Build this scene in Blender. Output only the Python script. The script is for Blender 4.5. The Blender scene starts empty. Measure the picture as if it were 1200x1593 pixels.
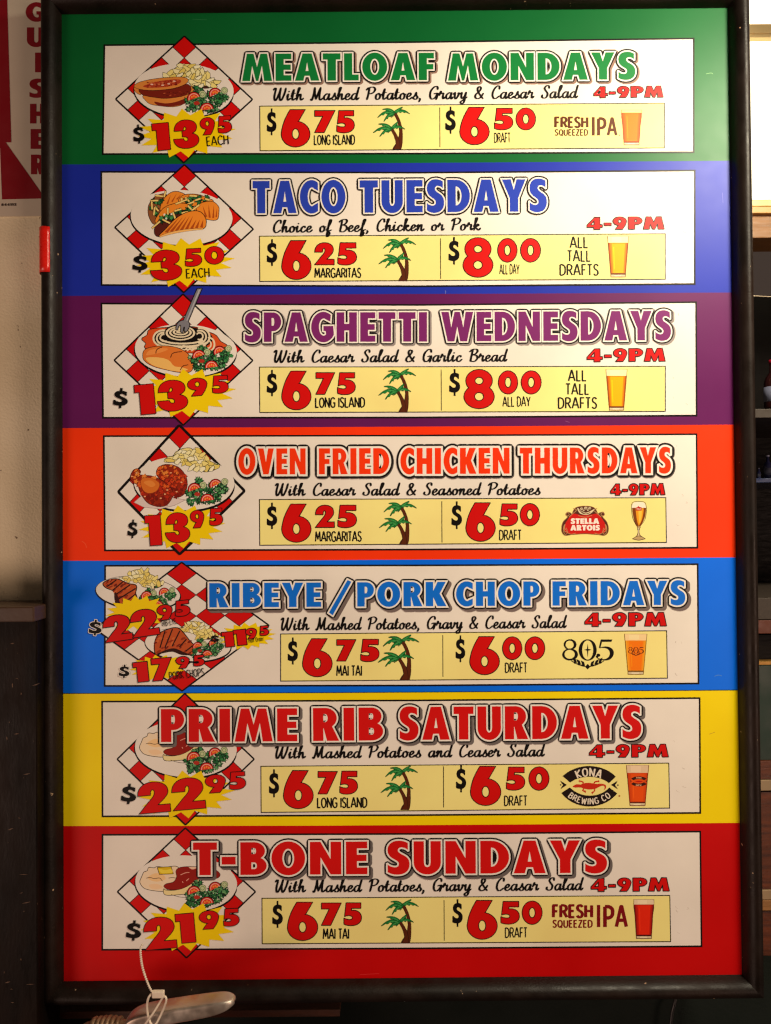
import bpy, bmesh, math, random
import numpy as np
from mathutils import Vector, Matrix
from mathutils.geometry import delaunay_2d_cdt

SC = bpy.context.scene
COL = SC.collection
R = math.radians

# ------------------------------------------------------------------ camera
# pose solved from the four corners of the poster opening (0.71 m x 1.02 m)
FPX = 1150.0
CX, CY = 600.0, 796.5
ZB = 1.50                                  # height of the board's centre
def _rot(a, b, c):
    ca, sa, cb, sb, cc, sc = math.cos(a), math.sin(a), math.cos(b), math.sin(b), math.cos(c), math.sin(c)
    Rx = np.array([[1, 0, 0], [0, ca, -sa], [0, sa, ca]])
    Ry = np.array([[cb, 0, sb], [0, 1, 0], [-sb, 0, cb]])
    Rz = np.array([[cc, -sc, 0], [sc, cc, 0], [0, 0, 1]])
    return Rz @ Rx @ Ry
_M = _rot(R(0.7617), R(0.00674), R(0.4953))
_T = np.array([0.01399, 0.0227989, 0.779685])
def _w(v):                                  # board (right, up, forward) -> Blender (X, Y, Z)
    return np.array([v[0], v[2], v[1]])
C_LOC = _w(-_M.T @ _T) + np.array([0, 0, ZB])
C_RT, C_UP, C_FW = (_w(_M.T @ e) for e in np.eye(3))
cam_data = bpy.data.cameras.new('camera')
cam = bpy.data.objects.new('camera', cam_data)
COL.objects.link(cam)
m = Matrix.Identity(4)
for i in range(3):
    m[i][0], m[i][1], m[i][2], m[i][3] = C_RT[i], C_UP[i], -C_FW[i], C_LOC[i]
cam.matrix_world = m
cam_data.sensor_width = 36.0
cam_data.lens = FPX / 1593.0 * 36.0
cam_data.clip_start = 0.02
cam_data.clip_end = 60.0
SC.camera = cam

def P(px, py, d=0.0):
    """point of the plane y = d that stands at picture position (px, py)"""
    v = C_RT * ((px - CX) / FPX) + C_UP * ((CY - py) / FPX) + C_FW
    return C_LOC + v * ((d - C_LOC[1]) / v[1])

# ------------------------------------------------------------------ light
world = bpy.data.worlds.new('World')
SC.world = world
world.use_nodes = True
bg = world.node_tree.nodes['Background']
bg.inputs[0].default_value = (1.0, 0.70, 0.55, 1)
bg.inputs[1].default_value = 0.05
SC.view_settings.view_transform = 'Standard'
SC.view_settings.look = 'None'
SC.view_settings.exposure = 0.12
SC.view_settings.gamma = 1.0
SC.view_settings.use_curve_mapping = False
SC.cycles.filter_width = 1.3

def lamp(name, kind, loc, power, colour, size, target=None):
    l = bpy.data.lights.new(name, kind)
    l.energy = power
    l.color = colour
    if kind == 'AREA':
        l.shape = 'DISK'
        l.size = size
    else:
        l.shadow_soft_size = size
    o = bpy.data.objects.new(name, l)
    COL.objects.link(o)
    o.location = loc
    if target is not None:
        o.rotation_euler = (Vector(target) - Vector(loc)).to_track_quat('-Z', 'Y').to_euler()
    return o
# warm bar lamp close to the upper right corner of the board
bl = lamp('bar_lamp', 'SPOT', (0.60, -0.47, ZB + 0.61), 43.0, (1.0, 0.88, 0.66), 0.09, (0.22, 0, ZB + 0.05))
bl.data.spot_size = R(106)
bl.data.spot_blend = 0.9
# warm fill lights added out of view on either side to brighten the board
lamp('fill_lamp', 'AREA', (2.0, -1.9, ZB - 0.4), 17, (1.0, 0.675, 0.52), 0.9, (0, 0, ZB - 0.1))
lamp('fill_lamp', 'AREA', (-2.1, -1.8, ZB - 1.0), 25, (1.0, 0.675, 0.53), 0.9, (0, 0, ZB - 0.1))

# ------------------------------------------------------------------ materials
def lin(c):
    return tuple((v / 12.92 if v <= 0.04045 else ((v + 0.055) / 1.055) ** 2.4) for v in (x / 255.0 for x in c))
MATS = {}
def new_mat(name):
    mt = bpy.data.materials.new(name)
    mt.use_nodes = True
    nt = mt.node_tree
    return mt, nt, nt.nodes['Principled BSDF']
def noise(nt, scale, detail=3, vec=None):
    n = nt.nodes.new('ShaderNodeTexNoise')
    n.inputs['Scale'].default_value = scale
    n.inputs['Detail'].default_value = detail
    if vec is not None:
        nt.links.new(vec, n.inputs['Vector'])
    return n
def mixc(nt, fac, a, b):
    x = nt.nodes.new('ShaderNodeMix')
    x.data_type = 'RGBA'
    for i, v in ((6, a), (7, b)):
        if isinstance(v, tuple):
            x.inputs[i].default_value = (*v[:3], 1)
        else:
            nt.links.new(v, x.inputs[i])
    if isinstance(fac, float):
        x.inputs[0].default_value = fac
    else:
        nt.links.new(fac, x.inputs[0])
    return x.outputs[2]
def ramp(nt, src, a, b):
    r = nt.nodes.new('ShaderNodeMapRange')
    r.inputs[1].default_value, r.inputs[2].default_value = a, b
    nt.links.new(src, r.inputs[0])
    return r.outputs[0]
def geo_pos(nt):
    return nt.nodes.new('ShaderNodeNewGeometry').outputs['Position']

def ink(rgb):
    """printed vinyl: one ink colour under the satin laminate of the poster"""
    rgb = tuple(rgb)
    if rgb in MATS:
        return MATS[rgb]
    mt, nt, b = new_mat('ink_%d_%d_%d' % rgb)
    c = lin(rgb)
    pos = geo_pos(nt)
    n = noise(nt, 9.0, 4, pos)
    dk = tuple(v * 0.90 for v in c)
    lt = tuple(min(v * 1.04 + 0.002, 0.95) for v in c)
    col = mixc(nt, ramp(nt, n.outputs['Fac'], 0.3, 0.7), dk, lt)
    nt.links.new(col, b.inputs['Base Color'])
    n3 = noise(nt, 60.0, 5, pos)
    r = ramp(nt, n3.outputs['Fac'], 0.3, 0.75)
    mr = nt.nodes.new('ShaderNodeMapRange')
    mr.inputs[3].default_value, mr.inputs[4].default_value = 0.41, 0.44
    nt.links.new(r, mr.inputs[0])
    nt.links.new(mr.outputs[0], b.inputs['Roughness'])
    b.inputs['Specular IOR Level'].default_value = 0.20
    n2 = noise(nt, 3.5, 2, pos)
    bp = nt.nodes.new('ShaderNodeBump')
    bp.inputs['Strength'].default_value = 0.03
    bp.inputs['Distance'].default_value = 0.012
    nt.links.new(n2.outputs['Fac'], bp.inputs['Height'])
    nt.links.new(bp.outputs[0], b.inputs['Normal'])
    MATS[rgb] = mt
    return mt

def solid(name, rgb, rough=0.5, metal=0.0, var=0.25, scale=20.0, bump=0.0, bscale=200.0, rgb2=None, spec=0.5, speck=None, stretch=None):
    if name in MATS:
        return MATS[name]
    mt, nt, b = new_mat(name)
    c = lin(rgb)
    c2 = lin(rgb2) if rgb2 else tuple(v * (1 - var) for v in c)
    pos = geo_pos(nt)
    if stretch:
        mp = nt.nodes.new('ShaderNodeMapping')
        mp.inputs['Scale'].default_value = stretch
        nt.links.new(pos, mp.inputs[0])
        pos = mp.outputs[0]
    n = noise(nt, scale, 6, pos)
    col = mixc(nt, ramp(nt, n.outputs['Fac'], 0.35, 0.68), c2, c)
    if speck:
        ns = noise(nt, speck[1], 2, pos)
        col = mixc(nt, ramp(nt, ns.outputs['Fac'], speck[2], speck[2] + 0.03), col, lin(speck[0]))
    nt.links.new(col, b.inputs['Base Color'])
    nr = noise(nt, scale * 4, 4, pos)
    mr = nt.nodes.new('ShaderNodeMapRange')
    mr.inputs[1].default_value, mr.inputs[2].default_value = 0.3, 0.7
    mr.inputs[3].default_value, mr.inputs[4].default_value = max(rough - 0.1, 0.04), min(rough + 0.12, 1)
    nt.links.new(nr.outputs['Fac'], mr.inputs[0])
    nt.links.new(mr.outputs[0], b.inputs['Roughness'])
    b.inputs['Metallic'].default_value = metal
    b.inputs['Specular IOR Level'].default_value = spec
    if bump:
        nb = noise(nt, bscale, 6, pos)
        bp = nt.nodes.new('ShaderNodeBump')
        bp.inputs['Strength'].default_value = bump
        bp.inputs['Distance'].default_value = 0.002
        nt.links.new(nb.outputs['Fac'], bp.inputs['Height'])
        nt.links.new(bp.outputs[0], b.inputs['Normal'])
    MATS[name] = mt
    return mt

# ------------------------------------------------------------------ objects
def thing(name, label, cat, loc, group=None):
    o = bpy.data.objects.new(name, None)
    COL.objects.link(o)
    o.location = loc
    o.empty_display_size = 0.05
    o['label'] = label
    o['category'] = cat
    if group:
        o['group'] = group
    return o
def tag(o, label=None, cat=None, group=None, kind=None):
    if label: o['label'] = label
    if cat: o['category'] = cat
    if group: o['group'] = group
    if kind: o['kind'] = kind
    return o
def link_mesh(name, me, mats, parent=None, smooth=False):
    o = bpy.data.objects.new(name, me)
    for mt in mats:
        me.materials.append(mt)
    COL.objects.link(o)
    if parent is not None:
        o.parent = parent
        bpy.context.view_layer.update()
        o.matrix_parent_inverse = parent.matrix_world.inverted()
    if smooth:
        for p in me.polygons:
            p.use_smooth = True
    return o
def from_bm(name, bm, mats, parent=None, smooth=False, bevel=0.0, seg=2):
    me = bpy.data.meshes.new(name)
    bm.normal_update()
    bm.to_mesh(me)
    bm.free()
    o = link_mesh(name, me, mats if isinstance(mats, list) else [mats], parent, smooth)
    if bevel:
        md = o.modifiers.new('bevel', 'BEVEL')
        md.width = bevel
        md.segments = seg
        md.limit_method = 'ANGLE'
    return o
def box_bm(bm, lo, hi):
    v = [bm.verts.new((x, y, z)) for x in (lo[0], hi[0]) for y in (lo[1], hi[1]) for z in (lo[2], hi[2])]
    for f in ((0, 1, 3, 2), (4, 6, 7, 5), (0, 4, 5, 1), (2, 3, 7, 6), (0, 2, 6, 4), (1, 5, 7, 3)):
        bm.faces.new([v[i] for i in f])
def box(name, lo, hi, mat, parent=None, bevel=0.0):
    lo, hi = [min(a, b) for a, b in zip(lo, hi)], [max(a, b) for a, b in zip(lo, hi)]
    bm = bmesh.new()
    box_bm(bm, lo, hi)
    bmesh.ops.recalc_face_normals(bm, faces=bm.faces)
    return from_bm(name, bm, mat, parent, False, bevel)
def tube_bm(bm, path, rad, n=10, close=False):
    path = [Vector(p) for p in path]
    rings = []
    L = len(path)
    up = None
    for i, p in enumerate(path):
        if close:
            t = path[(i + 1) % L] - path[i - 1]
        else:
            t = path[min(i + 1, L - 1)] - path[max(i - 1, 0)]
        t.normalize()
        if up is None:
            up = Vector((0, 1, 0)) if abs(t.y) < 0.9 else Vector((1, 0, 0))
        a = t.cross(up).normalized()
        up = a.cross(t).normalized()
        r = rad[i] if isinstance(rad, (list, tuple)) else rad
        rings.append([bm.verts.new(p + a * (r * math.cos(2 * math.pi * k / n)) + up * (r * math.sin(2 * math.pi * k / n))) for k in range(n)])
    for i in range(L if close else L - 1):
        A, B = rings[i], rings[(i + 1) % L]
        for k in range(n):
            bm.faces.new((A[k], A[(k + 1) % n], B[(k + 1) % n], B[k]))
    if not close:
        bm.faces.new(rings[0][::-1])
        bm.faces.new(rings[-1])
def lathe_bm(bm, prof, centre, n=24, axis='Z'):
    rings = []
    for r, h in prof:
        ring = []
        for k in range(n):
            a = 2 * math.pi * k / n
            ring.append(bm.verts.new((centre[0] + r * math.cos(a), centre[1] + r * math.sin(a), centre[2] + h)))
        rings.append(ring)
    for A, B in zip(rings, rings[1:]):
        for k in range(n):
            bm.faces.new((A[k], A[(k + 1) % n], B[(k + 1) % n], B[k]))
    bm.faces.new(rings[0][::-1])
    bm.faces.new(rings[-1])

# ------------------------------------------------------------------ flat artwork
# a contour is an (n, 2) array; a piece is [outer, hole, hole...]; a shape is a list of pieces
def area(c):
    x, y = c[:, 0], c[:, 1]
    return 0.5 * float(np.sum(x * np.roll(y, -1) - np.roll(x, -1) * y))
def arr(pts):
    return np.array(pts, dtype=float)
def poly(*pts):
    return [[arr(pts)]]
def tf(shape, fn):
    out = []
    for pc in shape:
        q = [fn(c) for c in pc]
        if area(q[0]) < 0:
            q = [c[::-1] for c in q]
        if area(q[0]) > 0:
            for k in range(1, len(q)):
                if area(q[k]) > 0:
                    q[k] = q[k][::-1]
        out.append(q)
    return out
def aff(sx, sy, dx, dy, rot=0.0):
    c, s = math.cos(rot), math.sin(rot)
    def fn(p):
        x, y = p[:, 0] * sx, p[:, 1] * sy
        return np.stack([x * c - y * s + dx, x * s + y * c + dy], 1)
    return fn
def raw_offset(c, d, rnd=True, butt=False):
    """outward offset of one closed contour (positive area = outer); d may be per vertex"""
    keep = [0]
    for i in range(1, len(c)):
        if np.hypot(*(c[i] - c[keep[-1]])) > 1e-6:
            keep.append(i)
    if len(keep) > 1 and np.hypot(*(c[keep[-1]] - c[keep[0]])) < 1e-6:
        keep.pop()
    dd = np.full(len(c), d, float) if np.isscalar(d) else np.asarray(d, float)
    c, dd = c[keep], dd[keep]
    n = len(c)
    out = []
    for i in range(n):
        p, r = c[i], dd[i]
        e0, e1 = c[i] - c[i - 1], c[(i + 1) % n] - c[i]
        e0, e1 = e0 / np.hypot(*e0), e1 / np.hypot(*e1)
        n0, n1 = np.array([e0[1], -e0[0]]), np.array([e1[1], -e1[0]])
        cr, dt = e0[0] * e1[1] - e0[1] * e1[0], float(np.clip(e0 @ e1, -1, 1))
        convex = cr > 1e-9 or (dt < -0.9999)
        if r < 0:
            convex = not convex
        if convex:
            ang = math.acos(dt)
            if dt < -0.9999 and butt:
                out += [p + n0 * r, p + n1 * r]
            elif ang < 0.35:
                bis = n0 + n1
                out.append(p + bis * (r / (bis @ n0)))
            elif rnd:
                k = max(2, int(math.ceil(ang / 0.6)))
                a0 = math.atan2(n0[1], n0[0])
                sg = 1 if r > 0 else -1
                for j in range(k + 1):
                    a = a0 + sg * ang * j / k
                    out.append(p + np.array([math.cos(a), math.sin(a)]) * r)
            else:
                bis = n0 + n1
                den = bis @ n0
                if den > 0.35:
                    out.append(p + bis * (r / den))
                else:
                    out += [p + n0 * r + e0 * r * .7, p + n1 * r - e1 * r * .7]
        else:
            if math.acos(dt) < 0.25:
                bis = n0 + n1
                out.append(p + bis * (r / (bis @ n0)))
            else:
                out += [p + n0 * r, p, p + n1 * r]
    return arr(out)
def grow(shape, d, rnd=True):
    out = []
    for pc in tf(shape, lambda c: c):
        q = [raw_offset(pc[0], d, rnd)]
        for h in pc[1:]:                            # a counter narrower than the pen closes up
            per = float(np.hypot(*(np.roll(h, -1, 0) - h).T).sum())
            if d > 0 and (2 * abs(area(h)) / per <= d * 1.02 or min(np.ptp(h, axis=0)) <= 2 * d):
                continue
            q.append(raw_offset(h, d, rnd))
        out.append(q)
    return out
def stroke(path, w, butt=False):
    """pen line along an open path; w = full width, may be per vertex"""
    path = arr(path)
    if len(path) == 1:
        path = np.vstack([path, path + [[0.01, 0]]])
    loop = np.vstack([path, path[-2:0:-1]])
    hw = w / 2.0 if np.isscalar(w) else np.concatenate([np.asarray(w), np.asarray(w)[-2:0:-1]]) / 2.0
    return [[raw_offset(loop, hw, True, butt)]]
def ell(cx, cy, rx, ry, n=28, rot=0.0, a0=0.0, a1=360.0):
    full = abs(a1 - a0) >= 360
    t = np.radians(np.linspace(a0, a1, n, endpoint=not full))
    x, y = rx * np.cos(t), ry * np.sin(t)
    c, s = math.cos(R(rot)), math.sin(R(rot))
    return np.stack([cx + x * c - y * s, cy + x * s + y * c], 1)
def disc(cx, cy, rx, ry=None, n=24, rot=0.0):
    return [[ell(cx, cy, rx, rx if ry is None else ry, n, rot)]]
def spline(pts, n=5, closed=False):
    p = arr(pts)
    L = len(p)
    out = []
    for i in range(L if closed else L - 1):
        if closed:
            a, b, c, d = p[i - 1], p[i], p[(i + 1) % L], p[(i + 2) % L]
        else:
            a, b, c, d = p[max(i - 1, 0)], p[i], p[i + 1], p[min(i + 2, L - 1)]
        for k in range(n):
            t = k / n
            out.append(0.5 * (2 * b + (c - a) * t + (2 * a - 5 * b + 4 * c - d) * t * t + (3 * b - a - 3 * c + d) * t ** 3))
    if not closed:
        out.append(p[-1])
    return arr(out)
def blob(*pts):
    return [[spline(pts, 5, True)]]
def bez(p0, *cs, n=7):
    """chain of cubic segments: bez(p0, (c1, c2, p3), ...), returns points"""
    out = [arr(p0)]
    for seg in cs:
        if len(seg) == 1:
            out.append(arr(seg[0]))
            p0 = seg[0]
            continue
        a, b, c, d = arr(p0), arr(seg[0]), arr(seg[1]), arr(seg[2])
        for k in range(1, n + 1):
            t = k / n
            out.append(a * (1 - t) ** 3 + 3 * b * t * (1 - t) ** 2 + 3 * c * t * t * (1 - t) + d * t ** 3)
        p0 = seg[2]
    return arr(out)
def bpoly(p0, *cs):
    return [[bez(p0, *cs)]]

def winding(contours, pts):
    w = np.zeros(len(pts), int)
    x, y = pts[:, 0][:, None], pts[:, 1][:, None]
    for c in contours:
        a, b = c, np.roll(c, -1, 0)
        for s in range(0, len(c), 400):
            A, B = a[s:s + 400], b[s:s + 400]
            left = (B[:, 0] - A[:, 0]) * (y - A[:, 1]) - (x - A[:, 0]) * (B[:, 1] - A[:, 1])
            up = (A[:, 1] <= y) & (B[:, 1] > y) & (left > 0)
            dn = (A[:, 1] > y) & (B[:, 1] <= y) & (left < 0)
            w += up.sum(1) - dn.sum(1)
    return w

class Art:
    """painter's-order flat artwork in picture pixels, flattened to ONE sheet"""
    def __init__(self):
        self.items = []
    def add(self, shape, rgb, fn=None):
        shape = tf(shape, fn if fn is not None else (lambda c: c))
        for pc in shape:
            self.items.append((pc, rgb))
        return self
    def outline(self, shape, rgb, line, w, fn=None):
        s = tf(shape, fn if fn is not None else (lambda c: c))
        if fn is not None:                          # w is given in the units of the shape
            k = fn(arr([[300, 300], [301, 300]]))
            w = w * float(np.hypot(*(k[1] - k[0])))
        self.add(grow(s, w), line)
        self.add(s, rgb)
        return self
    def build(self, name, parent, level, depth=0.0, matfn=ink):
        vs, es = [], []
        for pc, _ in self.items:
            for c in pc:
                k = len(vs)
                n = len(c)
                vs.extend(c.tolist())
                es.extend((k + i, k + (i + 1) % n) for i in range(n))
        res = delaunay_2d_cdt([Vector(v) for v in vs], es, [], 0, 2e-3)
        V = np.array([(v.x, v.y) for v in res[0]])
        F = np.array([f for f in res[2] if len(f) == 3], dtype=int)
        cen = V[F].mean(1)
        e1, e2 = V[F[:, 1]] - V[F[:, 0]], V[F[:, 2]] - V[F[:, 0]]
        flip = (e1[:, 0] * e2[:, 1] - e1[:, 1] * e2[:, 0]) > 0
        ids = np.full(len(F), -1, int)
        pal = []
        for pc, rgb in self.items:
            if rgb not in pal:
                pal.append(rgb)
            allp = np.vstack(pc)
            lo, hi = allp.min(0), allp.max(0)
            cand = np.nonzero((cen[:, 0] > lo[0]) & (cen[:, 0] < hi[0]) & (cen[:, 1] > lo[1]) & (cen[:, 1] < hi[1]))[0]
            if len(cand):
                inside = winding(pc, cen[cand]) > 0
                ids[cand[inside]] = pal.index(rgb)
        sel = ids >= 0
        F, ids, flip = F[sel], ids[sel], flip[sel]
        used = np.unique(F)
        remap = np.full(len(V), -1, int)
        remap[used] = np.arange(len(used))
        F = remap[F]
        # in picture pixels y runs down: keep the front side towards the camera (-Y)
        F = np.where(flip[:, None], F[:, ::-1], F)
        pts = [tuple(P(x, y, depth) - np.array([0, level * 0.00014, 0])) for x, y in V[used]]
        me = bpy.data.meshes.new(name)
        me.from_pydata(pts, [], F.tolist())
        me.update()
        o = link_mesh(name, me, [matfn(c) for c in pal], parent)
        me.polygons.foreach_set('material_index', ids.tolist())
        return o
# ------------------------------------------------------------------ lettering, drawn by hand on a 100-unit cap height (y up)
def ring(cx, cy, rx, ry, ix, iy, n=28, icx=None, icy=None, sq=2.0):
    def se(x0, y0, a, b):
        t = np.linspace(0, 2 * math.pi, n, endpoint=False)
        c, s = np.cos(t), np.sin(t)
        e = 2.0 / sq
        return np.stack([x0 + a * np.sign(c) * np.abs(c) ** e, y0 + b * np.sign(s) * np.abs(s) ** e], 1)
    return [[se(cx, cy, rx, ry), se(cx if icx is None else icx, cy if icy is None else icy, ix, iy)]]
def arcband(cx, cy, rx, ry, ix, iy, a0, a1, n=22):
    o = ell(cx, cy, rx, ry, n, 0, a0, a1)
    i = ell(cx, cy, ix, iy, n, 0, a0, a1)
    return [[np.vstack([o, i[::-1]])]]
def bowl(x0, xr, w, y0, y1, th, tv):
    """right-hand bowl: outer from (x0, y0) round x = w to (x0, y1), with a counter"""
    cy, ry = (y0 + y1) / 2, (y1 - y0) / 2
    o = np.vstack([[[0, y0]], ell(xr, cy, w - xr, ry, 14, 0, -90, 90), [[0, y1]]])
    i = np.vstack([[[x0, y0 + th]], ell(xr, cy, max(w - tv - xr, 2), ry - th, 12, 0, -90, 90), [[x0, y1 - th]]])
    return [[o, i]]
S_ = 27
HEAD = {
    'A': (80, [[arr([(0, 0), (25, 100), (55, 100), (80, 0), (52, 0), (48, 18), (32, 18), (28, 0)]), arr([(35.5, 36), (44.5, 36), (40, 66)])]]),
    'B': (64, bowl(S_, 34, 60, 46, 100, 18, 22) + bowl(S_, 34, 64, 0, 56, 18, 24)),
    'C': (62, [[np.vstack([ell(40, 50, 40, 52, 20, 0, 57, 303), [[62, 32]], ell(41, 50, 14, 29, 14, 0, 300, 60), [[62, 68]]])]]),
    'D': (72, bowl(S_, 28, 72, 0, 100, 21, 27)),
    'E': (52, poly((0, 0), (52, 0), (52, 21), (27, 21), (27, 40), (50, 40), (50, 60), (27, 60), (27, 79), (52, 79), (52, 100), (0, 100))),
    'F': (50, poly((0, 0), (27, 0), (27, 39), (48, 39), (48, 59), (27, 59), (27, 79), (50, 79), (50, 100), (0, 100))),
    'G': (76, [[np.vstack([ell(42, 50, 42, 52, 22, 0, 52, 330), [[76, 54]], [[42, 54]], [[42, 37]], [[50, 36]], ell(43, 50, 16, 29, 14, 0, 300, 62), [[66, 68]]])]]),
    'H': (70, poly((0, 0), (27, 0), (27, 38), (43, 38), (43, 0), (70, 0), (70, 100), (43, 100), (43, 61), (27, 61), (27, 100), (0, 100))),
    'I': (28, poly((0, 0), (28, 0), (28, 100), (0, 100))),
    'K': (72, poly((0, 0), (27, 0), (27, 36), (42, 0), (74, 0), (50, 52), (72, 100), (42, 100), (27, 64), (27, 100), (0, 100))),
    'L': (48, poly((0, 0), (48, 0), (48, 22), (27, 22), (27, 100), (0, 100))),
    'M': (98, poly((0, 0), (26, 0), (33, 55), (45, 0), (53, 0), (65, 55), (72, 0), (98, 0), (82, 100), (60, 100), (49, 52), (38, 100), (16, 100))),
    'N': (76, poly((0, 0), (26, 0), (26, 52), (50, 0), (76, 0), (76, 100), (50, 100), (50, 48), (26, 100), (0, 100))),
    'O': (82, ring(41, 50, 41, 52, 14, 29)),
    'P': (60, bowl(S_, 32, 60, 36, 100, 19, 24) + poly((0, 0), (27, 0), (27, 40), (0, 40))),
    'Q': (82, ring(41, 50, 41, 52, 14, 29) + poly((42, 28), (60, 34), (84, -6), (60, -6))),
    'R': (68, bowl(S_, 32, 62, 38, 100, 19, 24) + poly((0, 0), (27, 0), (27, 42), (0, 42)) + poly((26, 44), (36, 0), (68, 0), (48, 48))),
    'S': (56, bpoly((53, 95), ((44, 101), (36, 102), (30, 102)), ((12, 102), (2, 90), (2, 73)), ((2, 58), (10, 50), (20, 44)), ((28, 39), (30, 36), (30, 30)),
                    ((30, 23), (24, 20), (18, 21)), ((12, 22), (6, 25), (2, 30)), ((2, 6),), ((10, 0), (18, -2), (26, -2)), ((46, -2), (57, 10), (57, 30)),
                    ((57, 46), (50, 53), (40, 59)), ((32, 64), (28, 67), (28, 73)), ((28, 79), (34, 82), (39, 81)), ((44, 80), (49, 78), (53, 73)))),
    'T': (58, poly((15, 0), (43, 0), (43, 77), (58, 77), (58, 100), (0, 100), (0, 77), (15, 77))),
    'U': (68, [[np.vstack([[[0, 100]], ell(34, 34, 34, 36, 14, 0, 180, 360), [[68, 100]], [[42, 100]], ell(34, 34, 8, 13, 10, 0, 0, -180), [[26, 100]]])]]),
    'V': (76, poly((25, 0), (51, 0), (76, 100), (48, 100), (38, 48), (28, 100), (0, 100))),
    'W': (112, poly((22, 0), (46, 0), (56, 50), (66, 0), (90, 0), (112, 100), (85, 100), (77, 48), (66, 100), (46, 100), (35, 48), (27, 100), (0, 100))),
    'Y': (74, poly((24, 0), (51, 0), (51, 42), (75, 100), (46, 100), (37, 68), (28, 100), (-1, 100), (24, 42))),
    'Z': (58, poly((0, 0), (58, 0), (58, 22), (34, 22), (58, 82), (58, 100), (2, 100), (2, 78), (24, 78), (0, 18))),
    '-': (34, poly((0, 32), (34, 32), (34, 56), (0, 56))),
    '/': (40, poly((-6, -14), (12, -14), (46, 108), (28, 108))),
    ' ': (26, []),
    '.': (18, poly((0, 0), (18, 0), (18, 20), (0, 20))),
}
_six = [[ell(38.5, 33.5, 38.5, 35, 28), ell(38.5, 34, 9.5, 14.5, 16)]] + \
       [[bez((24, 100), ((13, 82), (3, 62), (0.3, 36)), ((8, 40),), ((30, 62),), ((46, 68),), ((64, 100),))]]
DIG = {
    '0': (82, ring(41, 50, 41, 52, 13, 23)),
    '1': (52, poly((1, 100), (51, 100), (51, 0), (13, 0), (13, 75), (1, 75))),
    '2': (82, bpoly((0, 59), ((1, 87), (18, 102), (40, 102)), ((64, 102), (79, 90), (79, 69)), ((79, 55), (66, 42), (50, 25)), ((82, 25),), ((82, 0),), ((0, 0),),
                    ((27, 37),), ((38, 50), (44, 58), (44, 68)), ((44, 82), (32, 80), (33, 59)))),
    '3': (84, bpoly((4, 63), ((4, 89), (22, 102), (41, 102)), ((63, 102), (79, 92), (79, 75)), ((79, 62), (72, 56), (63, 52)), ((76, 48), (84, 40), (84, 28)),
                    ((84, 9), (65, -2), (42, -2)), ((20, -2), (1, 10), (0, 34)), ((33, 34),), ((34, 23), (48, 21), (48, 31)), ((48, 40), (40, 41), (30, 41)), ((30, 62),),
                    ((38, 62), (44, 64), (44, 71)), ((44, 80), (34, 80), (34, 63)))),
    '4': (88, [[arr([(44, 100), (74, 100), (74, 38), (88, 38), (88, 18), (74, 18), (74, 0), (40, 0), (40, 18), (0, 18), (0, 36)]), arr([(42, 37), (42, 74), (19, 37)])]]),
    '5': (82, bpoly((10, 100), ((79, 100),), ((79, 76),), ((36, 76),), ((34, 66),), ((62, 70), (82, 56), (82, 33)), ((82, 10), (60, -2), (34, -2)),
                    ((18, -2), (8, 0), (0, 5)), ((0, 31),), ((14, 24), (40, 20), (40, 33)), ((40, 45), (16, 46), (3, 39)))),
    '6': (77, _six),
    '7': (92, poly((2, 100), (92, 100), (44, 0), (2, 0), (38, 74), (2, 74))),
    '8': (80, ring(40, 72, 35, 30, 11, 9.5) + ring(40, 30, 40, 32, 12, 11)),
    '9': (77, [[arr([(77, 100)]) - c for c in pc] for pc in _six]),
    '-': (40, poly((0, 32), (40, 32), (40, 52), (0, 52))),
    'P': (80, bowl(36, 44, 80, 38, 100, 20, 30) + poly((0, 0), (36, 0), (36, 44), (0, 44))),
    'M': (112, poly((-4, 0), (30, 0), (34, 46), (50, 0), (62, 0), (78, 46), (82, 0), (116, 0), (100, 100), (72, 100), (56, 54), (40, 100), (12, 100))),
    ' ': (30, []),
    '$': (58, tf(bpoly((54, 92), ((46, 98), (38, 99), (32, 99)), ((12, 99), (3, 88), (3, 73)), ((3, 57), (14, 50), (26, 44)), ((33, 40), (36, 37), (36, 32)),
                       ((36, 20), (20, 18), (6, 34)), ((0, 34),), ((0, 3),), ((10, -2), (20, -3), (28, -3)), ((48, -3), (60, 10), (60, 28)),
                       ((60, 44), (50, 52), (38, 58)), ((30, 62), (26, 65), (26, 70)), ((26, 80), (40, 82), (49, 67)), ((54, 67),)), lambda p: p)
          + poly((25, 96), (35, 96), (35, 118), (25, 118)) + poly((25, -20), (35, -20), (35, 0), (25, 0))),
}
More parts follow.
